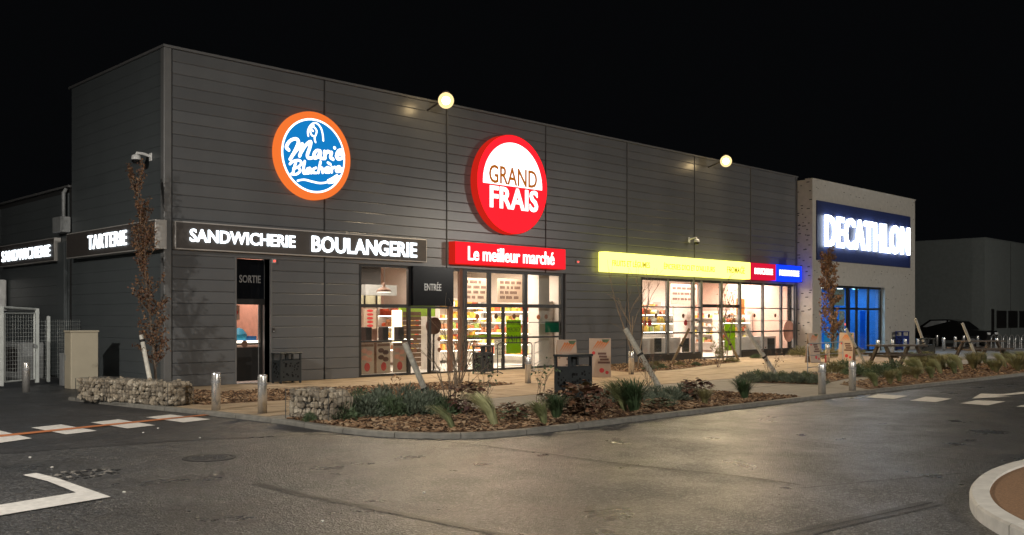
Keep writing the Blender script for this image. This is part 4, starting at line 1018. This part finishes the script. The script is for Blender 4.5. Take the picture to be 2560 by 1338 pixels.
def barrier(label, a, c, h, m, tagm=None):
    L = (c - a).length; t = thing('crowd_barrier', label, 'barrier', a, math.atan2((c - a).y, (c - a).x), 'metal barriers'); r = .016
    b = MB(); b.tube([(0, 0, .02), (0, 0, h - .08), (.03, 0, h - .02), (.1, 0, h), (L - .1, 0, h), (L - .03, 0, h - .02), (L, 0, h - .08), (L, 0, .02)], r, 8); b.build('frame', m, t)
    for z in (.22, h * .62): b = MB(); b.tube([(0, 0, z), (L, 0, z)], .012, 6); b.build('rail', m, t)
    for x in (0.02, L - .02): b = MB(); b.tube([(x, -.28, .015), (x, 0, .06), (x, .28, .015)], .014, 6); b.build('foot', m, t)
    if tagm: b = MB(); b.box(L * .45, -.03, h * .35, L * .45 + .12, -.02, h * .6); b.build('hanging_tag', tagm, t)
    return t
barrier('thin black barrier in front of the greengrocer doors', gz(1244, 934), gz(1330, 931), .93, 'frame_dark')
barrier('thin grey barrier angled towards the greengrocer doors', gz(1335, 929), gz(1356, 915), .9, 'galva')
barrier('metal barrier with a red tag beside the right kerb crossing', gz(2019, 938), gz(2107, 927), .93, 'galva', 'red')
def picnic(label, loc, rz, s=1.):
    t = thing('picnic_table', label, 'picnic table', loc, rz, 'wooden picnic tables')
    for k in range(5): b = MB(); b.box(-.95, -.36 + .148 * k, .715, .95, -.36 + .148 * k + .138, .77); b.build('top_plank', 'wood_table', t)
    for s_ in (-1, 1):
        for k in range(2):
            y = s_ * (.62 + .145 * k); b = MB(); b.box(-.95, y - .065, .42, .95, y + .065, .475); b.build('bench_plank', 'wood_table', t)
        for x in (-.62, .62):
            b = MB(); b.add([(x + dx, s_ * y, z) for dx in (-.04, .04) for y, z in ((.16, .72), (.3, .72), (.8, 0), (.64, 0))], [(0, 1, 2, 3), (7, 6, 5, 4), (0, 4, 5, 1), (1, 5, 6, 2), (2, 6, 7, 3), (3, 7, 4, 0)]); b.build('leg', 'wood_table', t)
    for x in (-.595, .595):
        b = MB(); b.box(x - .025 + .05 * (1 if x < 0 else -1), -.82, .34, x + .025 + .05 * (1 if x < 0 else -1), .82, .42); b.build('cross_beam', 'wood_table', t)
    return t
picnic('near wooden picnic table behind the right grass bed', gd(2243, 33.2), A - pi / 2 + .25)
picnic('far wooden picnic table near the bike hoops', gd(2450, 39.5), A - pi / 2 + .2)
bk = thing('bike_rack', 'row of steel bike hoops at the far right edge', 'bike rack', gd(2478, 52))
dirx = (gd(2580, 52) - gd(2478, 52)).normalized(); 
b = MB(); b.tube([(0, 0, .03), tuple(dirx * 4.6 + Vector((0, 0, .03)))], .02, 6); b.build('rail', 'galva', bk)
fwd = Vector((FW[0], FW[1], 0)); dd_ = (fwd * .6 + dirx * .55)
hp = [Vector((0, 0, .03)), Vector((0, 0, .5))] + [dd_ * (.5 - .5 * cos(k * pi / 8)) + Vector((0, 0, .5 + .28 * sin(k * pi / 8))) for k in range(1, 8)] + [dd_ + Vector((0, 0, .5)), dd_ + Vector((0, 0, .03))]
b = MB(); b.tube(hp, .022, 7); hm = b.mesh('hoop', 'steel')
for k in range(14): put('hoop', hm, bk, dirx * (.33 * k))

# ------------------------------------------------------------------ yard: gate, fence, cabinets, tank
def mesh_panel(t, a, c, z0, z1, name='mesh_panel', sx=.1, sz=.1, m='mesh_white'):
    L = (c - a).length; d = (c - a).normalized(); b = MB(); k = 0
    while k * sx < L: p = a + d * (k * sx); b.tube([(p.x, p.y, z0), (p.x, p.y, z1)], .003, 4, False); k += 1
    k = 0
    while z0 + k * sz < z1: b.tube([(a.x, a.y, z0 + k * sz), (c.x, c.y, z0 + k * sz)], .003, 4, False); k += 1
    b.build(name, m, t)
ga, gb_, gc = gz(3, 966), gz(92, 957), gz(121, 955)
t = thing('mesh_gate', 'white wire mesh gate in a tubular frame beside the wing', 'gate')
dg_ = (gb_ - ga).normalized()
def post(t, p, h, w=.05, name='post'): b = MB(); b.cbox(p.x - w, p.y - w, 0, p.x + w, p.y + w, h, .01); return b.build(name, 'mesh_white', t)
post(t, ga, 2.0); post(t, gb_, 1.95)
b = MB(); b.tube([(ga.x, ga.y, 1.97), (gb_.x, gb_.y, 1.93)], .03, 6); b.build('head_bar', 'mesh_white', t)
a, c = ga + dg_ * .12, gb_ - dg_ * .1
b = MB(); b.tube([(a.x, a.y, .1), (a.x, a.y, 1.82), (c.x, c.y, 1.82), (c.x, c.y, .1), (a.x, a.y, .1)], .027, 6); b.build('leaf_frame', 'mesh_white', t)
mesh_panel(t, a, c, .12, 1.8); b = MB(); b.cbox(c.x - .03, c.y - .06, .92, c.x + .03, c.y + .02, 1.02, .008); b.build('lock', 'galva', t)
t = thing('mesh_fence', 'short mesh fence panel between the gate post and the wall', 'fence'); post(t, gc, 1.75, .04)
mesh_panel(t, gb_ + Vector((.05, .03, 0)), gc, .1, 1.65); mesh_panel(t, gc, Vector((-.06, gc.y + .9, 0)), .1, 1.65)
t = thing('mesh_fence', 'mesh fence continuing left of the gate to the frame edge', 'fence'); e_ = ga - dg_ * 2.4; post(t, e_, 1.8)
mesh_panel(t, e_, ga - dg_ * .06, .1, 1.7)
q = gz(196, 966); t = thing('electric_cabinet', 'tall beige electrical cabinet behind the long gabion', 'cabinet', (q.x + .12, q.y + .12, -.06), 0)
b = MB(); b.cbox(-.33, -.22, 0, .33, .22, 1.4, .012); b.build('body', 'beige_box', t)
b = MB(); b.cbox(-.35, -.24, 1.4, .35, .24, 1.45, .01); b.build('roof', 'beige_box', t)
b = MB(); b.box(-.336, -.2, .08, -.33, .2, 1.34); b.build('door', 'beige_box', t)
b = MB(); b.box(-.345, .12, .7, -.337, .15, .84); b.build('handle', 'grey_box', t)
q = gz(168, 962); t = thing('electric_cabinet', 'small grey cabinet left of the beige cabinet', 'cabinet', (q.x + .25, q.y + .55, -.06), 0)
b = MB(); b.cbox(-.2, -.14, 0, .2, .14, .85, .01); b.build('body', 'grey_box', t); b = MB(); b.box(-.206, -.11, .05, -.2, .11, .8); b.build('door', 'grey_box', t)
t = thing('refrigeration_unit', 'white cooling unit on brackets on the wing wall', 'cooling unit', (-.5, 11.9, 0))
b = MB(); b.cbox(-.4, -.5, 2.0, .4, 1.2, 2.95, .03); b.build('casing', 'white_plastic', t)
b = MB(); b.lathe([(.3, 0), (.32, .03), (.05, .035)], 20, (0, 0, 2.95)); b.build('fan_grille', 'in_dark', t)
for y in (-.3, 1.0): b = MB(); b.box(-.38, y - .03, 1.93, .45, y + .03, 1.99); b.build('bracket', 'galva', t)
t = thing('refrigeration_unit', 'grey plant cabinet standing behind the mesh gate', 'cooling unit', (-.75, 7.6, -.06))
b = MB(); b.cbox(-.35, -.5, 0, .35, .7, 1.05, .02); b.build('casing', 'grey_box', t); b = MB(); b.box(-.357, -.4, .2, -.35, .55, .9); b.build('grille', 'in_dark', t)

# cctv, alarm lamps, call point
def cctv(label, loc, rz):
    t = thing('security_camera', label, 'security camera', loc, rz)
    b = MB(); b.cbox(-.06, -.03, -.1, .06, .0, .1, .008); b.build('wall_plate', 'white_plastic', t)
    b = MB(); b.tube([(0, -.02, .02), (0, -.2, .06), (0, -.36, .06), (0, -.38, 0)], .035, 8); b.build('arm', 'white_plastic', t)
    b = MB(); b.lathe([(.05, .02), (.1, -.01), (.115, -.1), (.11, -.11)], 18, (0, -.38, 0)); b.build('housing', 'white_plastic', t, smooth=True)
    b = MB(); b.lathe([(.105, -.11), (.1, -.16), (.07, -.2), (.005, -.215)], 18, (0, -.38, 0)); b.build('dome', 'black_gloss', t, smooth=True)
q = gx(378, 393, -.05); cctv('white dome security camera high on the flank wall', (-.05, q.y, q.z), -pi / 2)
q = gy(1722, 600, -.05); cctv('small dome security camera above the yellow sign', (q.x, -.05, q.z), 0)
for (px, py), lab in (((684, 653), 'small glowing red alarm lamp beside the exit door head'), ((1443, 655), 'small glowing red alarm lamp right of the red sign')):
    q = gy(px, py, -.06); t = thing('alarm_lamp', lab, 'alarm', (q.x, -.05, q.z), 0, 'red alarm lamps')
    b = MB(); b.cbox(-.06, -.05, -.06, .06, 0, .06, .01); b.build('base', 'grey_box', t); b = MB(); b.cbox(-.025, -.085, -.02, .025, -.051, .02, .008); b.build('lens', 'e_strobe', t)
q = gy(683, 826, -.06); t = thing('call_point', 'small black call point box on the wall by the exit', 'call point', (q.x, -.05, q.z))
b = MB(); b.cbox(-.035, -.04, -.06, .035, 0, .06, .006); b.build('case', 'in_dark', t); b = MB(); b.box(-.02, -.043, -.045, .02, -.04, -.01); b.build('button', 'silver', t)

# ------------------------------------------------------------------ parked car
def car(label, loc, rz):
    t = thing('parked_car', label, 'car', loc, rz)
    body = [(-2.1, .35), (-2.15, .7), (-2.05, .95), (-1.1, 1.02), (-.55, 1.5), (.1, 1.62), (1.2, 1.6), (1.85, 1.15), (2.1, 1.0), (2.12, .4)]
    b = MB(); vs = []; n = len(body)
    for y, k in ((-.9, 0), (-.84, 1), (.84, 1), (.9, 0)):
        for x, z in body: vs.append((x, y * (.82 if z > 1.1 else 1), z + (.0 if k else 0)))
    fs = [tuple(range(n))[::-1], tuple(range(3 * n, 4 * n))]
    for l in range(3):
        for i in range(n): j = (i + 1) % n; fs.append((l * n + i, l * n + j, l * n + n + j, l * n + n + i))
    b.add(vs, fs); b.build('body', 'black_gloss', t)
    for y in (-.77, .77):
        s_ = -1 if y < 0 else 1
        b = MB(); b.add([(x, y + .0 * s_ - s_ * .02 + s_ * (.15 - .14 * (z - 1.05) / .45) * .0 + s_ * .012, z) for x, z in ((-.95, 1.12), (-.5, 1.46), (.1, 1.54), (.1, 1.12))], [(0, 1, 2, 3)]); b.build('side_window', 'grey_box', t)
        b = MB(); b.add([(x, y - s_ * .008, z) for x, z in ((.2, 1.12), (.2, 1.54), (1.1, 1.52), (1.6, 1.15))], [(0, 1, 2, 3)]); b.build('side_window', 'grey_box', t)
    for x in (-1.35, 1.3):
        for y in (-.86, .86):
            b = MB(); b.tube([(x, y - .11, .33), (x, y + .11, .33)], .33, 18); w_ = b.build('wheel', 'tie', t)
            b = MB(); b.tube([(x, y - .115, .33), (x, y + .115, .33)], .19, 12); b.build('rim', 'silver', w_)
    for y in (-.62, .62): b = MB(); b.cbox(-2.17, y - .18, .72, -2.05, y + .18, .86, .02); b.build('headlight', 'white_plastic', t)
car('dark parked car half hidden behind the distant bollards', Vector((48.6, -.5, ROAD + .06)), pi / 2)

# ================================================================== PLANTS
def leafquad(b, p, n, u, l, w):
    s_ = n.cross(u).normalized() * w; b.add([p - s_ * .3, p + u * l * .45 - s_, p + u * l, p + u * l * .5 + s_], [(0, 1, 2, 3)])
def rv(r): 
    while True:
        v = Vector((r.uniform(-1, 1), r.uniform(-1, 1), r.uniform(-1, 1)))
        if .05 < v.length < 1: return v.normalized()
def column_tree(label, loc, h, rad, lean, seed, mats=('leaf_brown', 'leaf_tan', 'leaf_dk'), n=1500, z0=.6, ls=.075):
    t = thing('columnar_tree', label, 'tree', loc, 0, 'slim staked trees'); r = random.Random(seed); lean = Vector(lean)
    tr = [lean * (k / 6) ** 1.2 + Vector((r.uniform(-.02, .02), r.uniform(-.02, .02), h * k / 6)) for k in range(7)]
    b = MB(); b.tube(tr, [.035 - .0048 * k for k in range(7)], 8)
    tw = []
    for k in range(70):
        u = r.uniform(z0 / h, .96); base = lean * u ** 1.2 + Vector((0, 0, h * u)); a = r.uniform(0, 2 * pi); R_ = rad * (1 - .65 * u) * r.uniform(.7, 1.15)
        tip = base + Vector((R_ * cos(a), R_ * sin(a), r.uniform(.35, .7))); b.tube([base, base.lerp(tip, .45) + Vector((R_ * .18 * cos(a), R_ * .18 * sin(a), 0)), tip], [.01, .007, .003], 5, False); tw.append((base, tip))
    b.build('trunk', 'bark', t)
    B = [MB() for _ in mats]
    for k in range(n):
        base, tip = r.choice(tw); p = base.lerp(tip, r.random() ** .7) + rv(r) * r.uniform(0, .09)
        leafquad(B[r.choice(range(len(mats)))], p, rv(r), (rv(r) + Vector((0, 0, -.5))).normalized(), ls * r.uniform(.6, 1.3), ls * .38)
    for q, m in zip(B, mats): q.build('crown', m, t)
    return t
def stake(label, a, c, r=.045, m='stake', tie=.72):
    t = thing('tree_stake', label, 'tree stake', a, 0, 'leaning tree stakes'); d = c - a; ax = d.normalized()
    b = MB(); b.tube([-ax * .05, d * .5, d], [r, r, r * .95], 10); b.build('pole', m, t)
    b = MB(); b.tube([d * tie - ax * .03, d * tie + ax * .03], r * 1.18, 10); b.build('strap', 'tie', t); return t
column_tree('slim columnar tree with dry brown leaves by the building corner', Vector((-.68, -1.0, 0)), 4.95, .45, (-.36, .35, 0), 5, n=3300, ls=.062)
def at(px, py, d): 
    r = ray(px, py); return Vector((CX + d * r[0], CY + d * r[1], CAMH + d * r[2]))
stake('pale stake leaning against the brown columnar tree', gd(381, 21.7), at(353, 838, 21.9), .05, 'stake_white', .9)
column_tree('far slim columnar tree with orange brown leaves before the blue entrance', gd(2083, 42.8), 4.55, .72, (-.25, .15, 0), 6, ('leaf_tan', 'leaf_brown', 'leaf_tan'), 2600, .5, .11)
stake('dull stake in the front bed left of the bare shrub', gd(1082, 18.0), at(1012, 858, 17.8), .058, 'stake', .3)
stake('thick stake in the front bed below the plain grey wall', gz(1647, 966), at(1563, 822, 24), .07, 'stake', .55)
stake('thin wooden stake leaning right before the wide window', gz(1680, 907), at(1723, 822, 36.6), .05, 'stake_wood', .5)
stake('thin wooden stake leaning left before the lime poster', gz(1847, 901), at(1806, 822, 38.4), .05, 'stake_wood', .5)
stake('grey stake rising from the lavender clump', gz(1941, 938), at(1866, 824, 28.4), .065, 'stake', .4)
stake('stake leaning beside the near picnic table', gd(2166, 33.5), at(2115, 822, 33.2), .05, 'stake', .5)
stake('dark stake leaning before the parked car', gd(2326, 37), at(2288, 796, 36.8), .05, 'stake', .45)
stake('olive stake leaning over the far picnic table', gd(2444, 38), at(2406, 808, 37.8), .055, 'stake', .5)

def bare_shrub(label, loc, h, spread, seed, stems=8, leaves=0, lm='leaf_olive', name='bare_shrub', m='twig', r0=.011):
    t = thing(name, label, 'shrub', loc, 0, 'bare young shrubs'); r = random.Random(seed); b = MB(); B = MB()
    def grow(p, d, l, rad, dep):
        q1 = p + d * l * .5 + rv(r) * l * .05; q2 = q1 + (d + rv(r) * .22).normalized() * l * .5
        b.tube([p, q1, q2], [rad, rad * .8, rad * .55], 5, False)
        for _ in range(leaves if dep < 2 else 0):
            c = p.lerp(q2, r.uniform(.3, 1)) + rv(r) * .05; leafquad(B, c, rv(r), rv(r), r.uniform(.04, .08), .02)
        if dep > 0:
            for k in range(r.choice((2, 3))):
                u = r.uniform(.35, 1); s_ = q1.lerp(q2, u) if u > .5 else p.lerp(q1, u * 2)
                grow(s_, (d + rv(r) * .65 + Vector((0, 0, .15))).normalized(), l * r.uniform(.4, .65), rad * .5, dep - 1)
    for k in range(stems):
        a = r.uniform(0, 2 * pi); s_ = r.uniform(.1, 1) * spread
        d = Vector((cos(a) * s_, sin(a) * s_, 1)).normalized(); grow(Vector((cos(a) * .05, sin(a) * .05, -.02)), d, h * r.uniform(.5, .75), r0, 2)
    b.build('branches', m, t)
    if leaves: B.build('leaves', lm, t)
    return t
bare_shrub('bare multi stemmed shrub beside the dull stake in the front bed', gz(1130, 1032), 1.35, .55, 1, 9)
bare_shrub('bare twiggy shrub on the mulch strip before the bakery entrance', gz(1146, 962), 1.9, .35, 2, 10, r0=.016)
bare_shrub('leafless young tree before the left end of the wide window', gz(1590, 925), 3.2, .22, 3, 5, r0=.022)
bare_shrub('young tree with few yellow green leaves before the wide window doors', gz(1812, 905), 3.4, .2, 4, 4, 5, 'leaf_olive', r0=.022)
bare_shrub('thin leggy shrub behind the rust coloured plant', gz(1215, 1028), .95, .3, 5, 5, 1, 'leaf_green', r0=.006)
bare_shrub('thin leggy shrub left of the large bin', gz(1345, 1030), 1.0, .2, 6, 5, 1, 'leaf_green', r0=.006)
bare_shrub('sparse shrub at the foot of the thick stake', gz(1625, 968), .9, .35, 7, 6, 1, 'leaf_dk', r0=.007)
bare_shrub('sparse shrub at the foot of the grey lavender stake', gz(1925, 945), .8, .35, 8, 6, 1, 'leaf_dk', r0=.007)
bare_shrub('thin dry stems rising behind the green clump by the short gabion', gz(1000, 1035), .75, .18, 9, 4, 1, 'leaf_tan', r0=.005)
bare_shrub('olive leaved shrub in the bed under the wide window', gz(1795, 918), .9, .5, 10, 7, 6, 'leaf_olive', r0=.008)

def clump_mesh(seed, m, n=520, ll=.11, lw=.008, R_=.36, H_=.36):
    r = random.Random(seed); b = MB()
    for k in range(n):
        a = r.uniform(0, 2 * pi); u = r.random() ** .5; el = r.uniform(.0, 1)
        d = Vector((cos(a) * u, sin(a) * u, .25 + el)).normalized()
        p = Vector((cos(a) * u * R_ * r.uniform(.3, 1), sin(a) * u * R_ * r.uniform(.3, 1), H_ * (1 - u * u * .75) * r.uniform(.1, .9)))
        leafquad(b, p, rv(r), (d + rv(r) * .5).normalized(), ll * r.uniform(.6, 1.3), lw)
    return b.mesh('foliage', m)
def grass_mesh(seed, m, n=330, h=.5, w=.006, lean=(0, 0), sp=.5):
    r = random.Random(seed); b = MB()
    for k in range(n):
        a = r.uniform(0, 2 * pi); s_ = r.random() ** .8 * sp; hh = h * r.uniform(.55, 1.1); c = r.uniform(0, .05)
        p0 = Vector((cos(a) * c, sin(a) * c, 0)); d = Vector((cos(a) * s_ + lean[0], sin(a) * s_ + lean[1], 0))
        p1 = p0 + d * hh * .35 + Vector((0, 0, hh * .55)); p2 = p0 + d * hh * .95 + Vector((0, 0, hh * .85)); p3 = p0 + d * hh * 1.5 + Vector((0, 0, hh * r.uniform(.75, .95)))
        t_ = Vector((-sin(a), cos(a), 0)) * w
        b.add([p0 - t_, p0 + t_, p1 + t_ * .8, p1 - t_ * .8, p2 + t_ * .5, p2 - t_ * .5, p3], [(0, 1, 2, 3), (3, 2, 4, 5), (5, 4, 6)])
    return b.mesh('blades', m)
def big_leaf_mesh(seed, m, n=70, R_=.26, H_=.5):
    r = random.Random(seed); b = MB()
    for k in range(n):
        a = r.uniform(0, 2 * pi); u = r.random() ** .6; p = Vector((cos(a) * u * R_, sin(a) * u * R_, H_ * r.uniform(.15, 1) * (1 - .3 * u)))
        d = Vector((cos(a), sin(a), r.uniform(-.7, .5))).normalized(); n_ = Vector((0, 0, 1)) + rv(r) * .5; l = r.uniform(.07, .15); s_ = n_.cross(d).normalized() * l * .45
        b.add([p, p + d * l * .3 - s_, p + d * l * .62 - s_ * .4 + Vector((0, 0, .01)), p + d * l * .75 - s_ * .6, p + d * l * 1.05, p + d * l * .75 + s_ * .6, p + d * l * .62 + s_ * .4 + Vector((0, 0, .01)), p + d * l * .3 + s_], [(0, 1, 2, 6, 7), (2, 3, 4, 5, 6)])
    return b.mesh('foliage', m)
def nth(i):
    o = ('first second third fourth fifth sixth seventh eighth ninth tenth eleventh twelfth thirteenth fourteenth fifteenth sixteenth seventeenth eighteenth nineteenth twentieth').split()
    if i < 20: return o[i]
    t_ = {2: 'twenty', 3: 'thirty', 4: 'forty'}[(i + 1) // 10]; k = (i + 1) % 10
    return (t_[:-1] + 'ieth') if k == 0 else t_ + ' ' + o[k - 1]
CL = {k: [clump_mesh(10 * i + s_, k, n, l) for s_ in range(3)] for i, (k, n, l) in enumerate((('leaf_green', 1100, .085), ('leaf_blue', 1200, .09), ('leaf_olive', 900, .1)))}
stm = MB().tube([(0, 0, -.02), (.01, 0, .12), (.0, .02, .25)], [.012, .009, .004], 5).mesh('stem', 'bark')
def clump(label, p, m, s=1., sz=1., seed=0, group='low green clumps in the beds'):
    t = thing('low_shrub', label, 'shrub', p, rnd.uniform(0, 6), group); put('foliage', CL[m][seed % 3], t, scale=(s, s, s * sz)); put('stem', stm, t, scale=(s, s, s * sz)); return t
lab0 = 'soft green low shrub in the row behind the short gabion, between gabion and bare shrub'
for i, (px, py) in enumerate(((850, 1052), (885, 1042), (915, 1046), (945, 1038), (975, 1044), (1010, 1036), (1045, 1040), (1075, 1034), (900, 1024), (960, 1020), (1020, 1020), (1080, 1018), (1110, 1040))):
    clump(('%s soft green shrub from the short gabion, front row' % nth((0, 1, 2, 3, 4, 5, 6, 7, 0, 0, 0, 0, 8)[i])) if i < 8 or i == 12 else ('%s soft green shrub from the short gabion, back row' % nth(i - 8)), gz(px, py), 'leaf_green' if i in (0, 1) or i % 4 == 0 else 'leaf_blue', rnd.uniform(.95, 1.25), rnd.uniform(.9, 1.1), i, 'green shrubs behind the short gabion')
clump('tiny green weed growing at the face of the short gabion', gz(775, 1056), 'leaf_green', .42, 1.2, 1)
lab1 = 'blue green low shrub in the row behind the large tuft of grass'
for i, (px, py) in enumerate(((1515, 1012), (1560, 1000), (1600, 1006), (1640, 998), (1655, 1015), (1680, 1004), (1715, 996))):
    clump('blue green low shrub behind the grass mound, ' + nth(i) + ' from the left', gz(px, py), 'leaf_blue', rnd.uniform(.9, 1.2), rnd.uniform(.75, .95), i, 'blue green shrubs in the front bed')
lab2 = 'dark green lavender clump around the grey leaning stake'
for i, (px, py) in enumerate(((1870, 956), (1895, 951), (1925, 956), (1955, 951), (1985, 958), (2015, 954), (2040, 960))):
    clump('dark lavender clump around the grey stake, ' + nth(i) + ' from the left', gz(px, py), 'leaf_green' if i % 2 else 'leaf_blue', rnd.uniform(.95, 1.2), .75, i, 'lavender clumps by the grey stake')
lab3 = 'olive green low shrub in the bed left of and below the near picnic table'
for i, (px, py) in enumerate(((2085, 935), (2110, 928), (2140, 940), (2170, 930), (2200, 944), (2230, 934), (2265, 940))):
    clump('olive green shrub below the near picnic table, ' + nth(i) + ' from the left', gz(px, py), 'leaf_green' if i % 3 else 'leaf_olive', rnd.uniform(1.1, 1.5), .8, i, 'shrubs below the near picnic table')
lab4 = 'low weed in the bed under the wide window'
for i, (px, py) in enumerate(((1625, 925), (1640, 915), (1655, 922), (1700, 915), (1740, 915), (1830, 906), (1890, 897))):
    clump('low weed under the wide window, ' + nth(i) + ' from the left', gz(px, py), 'leaf_olive' if i % 2 else 'leaf_green', rnd.uniform(.6, .9), .7, i, 'weeds under the wide window')
clump('grassy clump at the foot of the pale block corner', gd(2000, 42), 'leaf_olive', 1.5, .9, 1); 
for i in range(4): clump('olive ground cover before the sports store wall, ' + nth(i) + ' from the left', gd(2045 + 32 * i, 40 + i), 'leaf_olive', 1.5, .8, i, 'ground cover before the sports store')

LV = Vector((RT[0], RT[1])) * -1
GM = dict(pale=grass_mesh(1, 'grass_pale', 420, .5, .005, (LV.x * .55, LV.y * .55), .4), green=grass_mesh(2, 'grass', 420, .5, .006, (LV.x * .35, LV.y * .35), .5),
          dark=grass_mesh(3, 'grass_dk', 480, .48, .007, (LV.x * .1, LV.y * .1), .7), thin=grass_mesh(4, 'grass', 170, .42, .005, (LV.x * .8, LV.y * .8), .25),
          olive=grass_mesh(5, 'leaf_olive', 420, .5, .007, (0, 0), .7))
root = MB().lathe([(.06, -.02), (.05, .04), (.01, .06)], 8).mesh('root_crown', 'leaf_tan')
def tuft(label, p, k, s, group='ornamental grass tufts'):
    t = thing('grass_tuft', label, 'grass', p, rnd.uniform(-.3, .3), group); put('blades', GM[k], t, scale=s); put('root_crown', root, t, scale=s); return t
tuft('thin grass tuft bending left at the kerb curve', gz(1135, 1076), 'thin', .95)
tuft('pale feathery grass tuft bending left, nearest the kerb', gz(1238, 1068), 'pale', 1.15)
tuft('pale green grass tuft before the rusty leaved shrub', gz(1362, 1064), 'green', .85)
tuft('dark arching grass tuft just behind the pale green one', gz(1392, 1050), 'dark', .95)
tuft('largest dark green mounded grass tuft in the front bed', gz(1585, 1032), 'dark', 1.35)
tuft('pale side tuft leaning out of the largest grass mound', gz(1560, 1030), 'green', 1.2)
tuft('small upright grass tuft between the stake and the round tuft', gz(1762, 1014), 'olive', .7)
tuft('round dark grass tuft alone near the kerb crossing', gz(1862, 1000), 'dark', .95)
lab5 = 'tall olive grass tuft in the long bed along the right kerb'
GP = sorted((rnd.uniform(2270, 2570), rnd.uniform(0, 1)) for _ in range(40))
for i, (px, u) in enumerate(GP):
    tuft('olive grass tuft in the bed along the right kerb, %s from the left' % nth(i), gz(px, 908 + 32 * u - (px - 2270) * .035), rnd.choice(('olive', 'green', 'olive', 'pale', 'olive')), rnd.uniform(.75, 1.15), 'grass tufts along the right kerb')
for i, (px, py) in enumerate(((2190, 968), (2225, 962), (2250, 958), (2290, 950), (2330, 948))):
    tuft('small grass tuft on the mulch before the right kerb, ' + nth(i) + ' from the left', gz(px, py), 'olive' if i % 2 else 'green', .8, 'small tufts at the right kerb')
BLM = {k: [big_leaf_mesh(s_, k, n) for s_ in (1, 2)] for k, n in (('leaf_wine', 70), ('leaf_brown', 90), ('leaf_green', 60), ('leaf_dk', 80))}
stm2 = MB(); 
for k in range(5): stm2.tube([(0, 0, -.02), (.05 * cos(k * 1.3), .05 * sin(k * 1.3), .2), (.12 * cos(k * 1.3), .12 * sin(k * 1.3), .42)], [.009, .007, .004], 5)
stm2 = stm2.mesh('stems', 'twig')
def leafy(label, p, ks, s, sz=1.):
    t = thing('leafy_shrub', label, 'shrub', p, rnd.uniform(0, 6), 'broad leaved shrubs'); put('stems', stm2, t, scale=(s, s, s * sz))
    for i, k in enumerate(ks): put('foliage', BLM[k][i % 2], t, scale=(s, s, s * sz))
leafy('wine coloured lobed leaf shrub right of the dull stake', gz(1165, 1040), ('leaf_wine', 'leaf_dk'), 1.1, 1.15)
leafy('low dark green broad leaved shrub between two pale grass tufts', gz(1285, 1048), ('leaf_green', 'leaf_dk'), .9, .7)
leafy('rusty leaved shrub in front of the large bin', gz(1465, 1045), ('leaf_brown', 'leaf_dk', 'leaf_green'), 1.3, 1.05)
leafy('reddish leafy shrub left of the large bin foot', gz(1385, 1032), ('leaf_wine', 'leaf_brown'), 1.0, .9)
leafy('brown leaved shrub right of the blue green row', gz(1745, 1002), ('leaf_dk', 'leaf_wine'), 1.1, .9)
leafy('small dark shrub left of the brown grass mound', gz(1510, 1035), ('leaf_dk',), .9, .7)
leafy('low brown leafed shrub right of the largest grass mound', gz(1650, 1025), ('leaf_brown', 'leaf_green'), .85, .6)
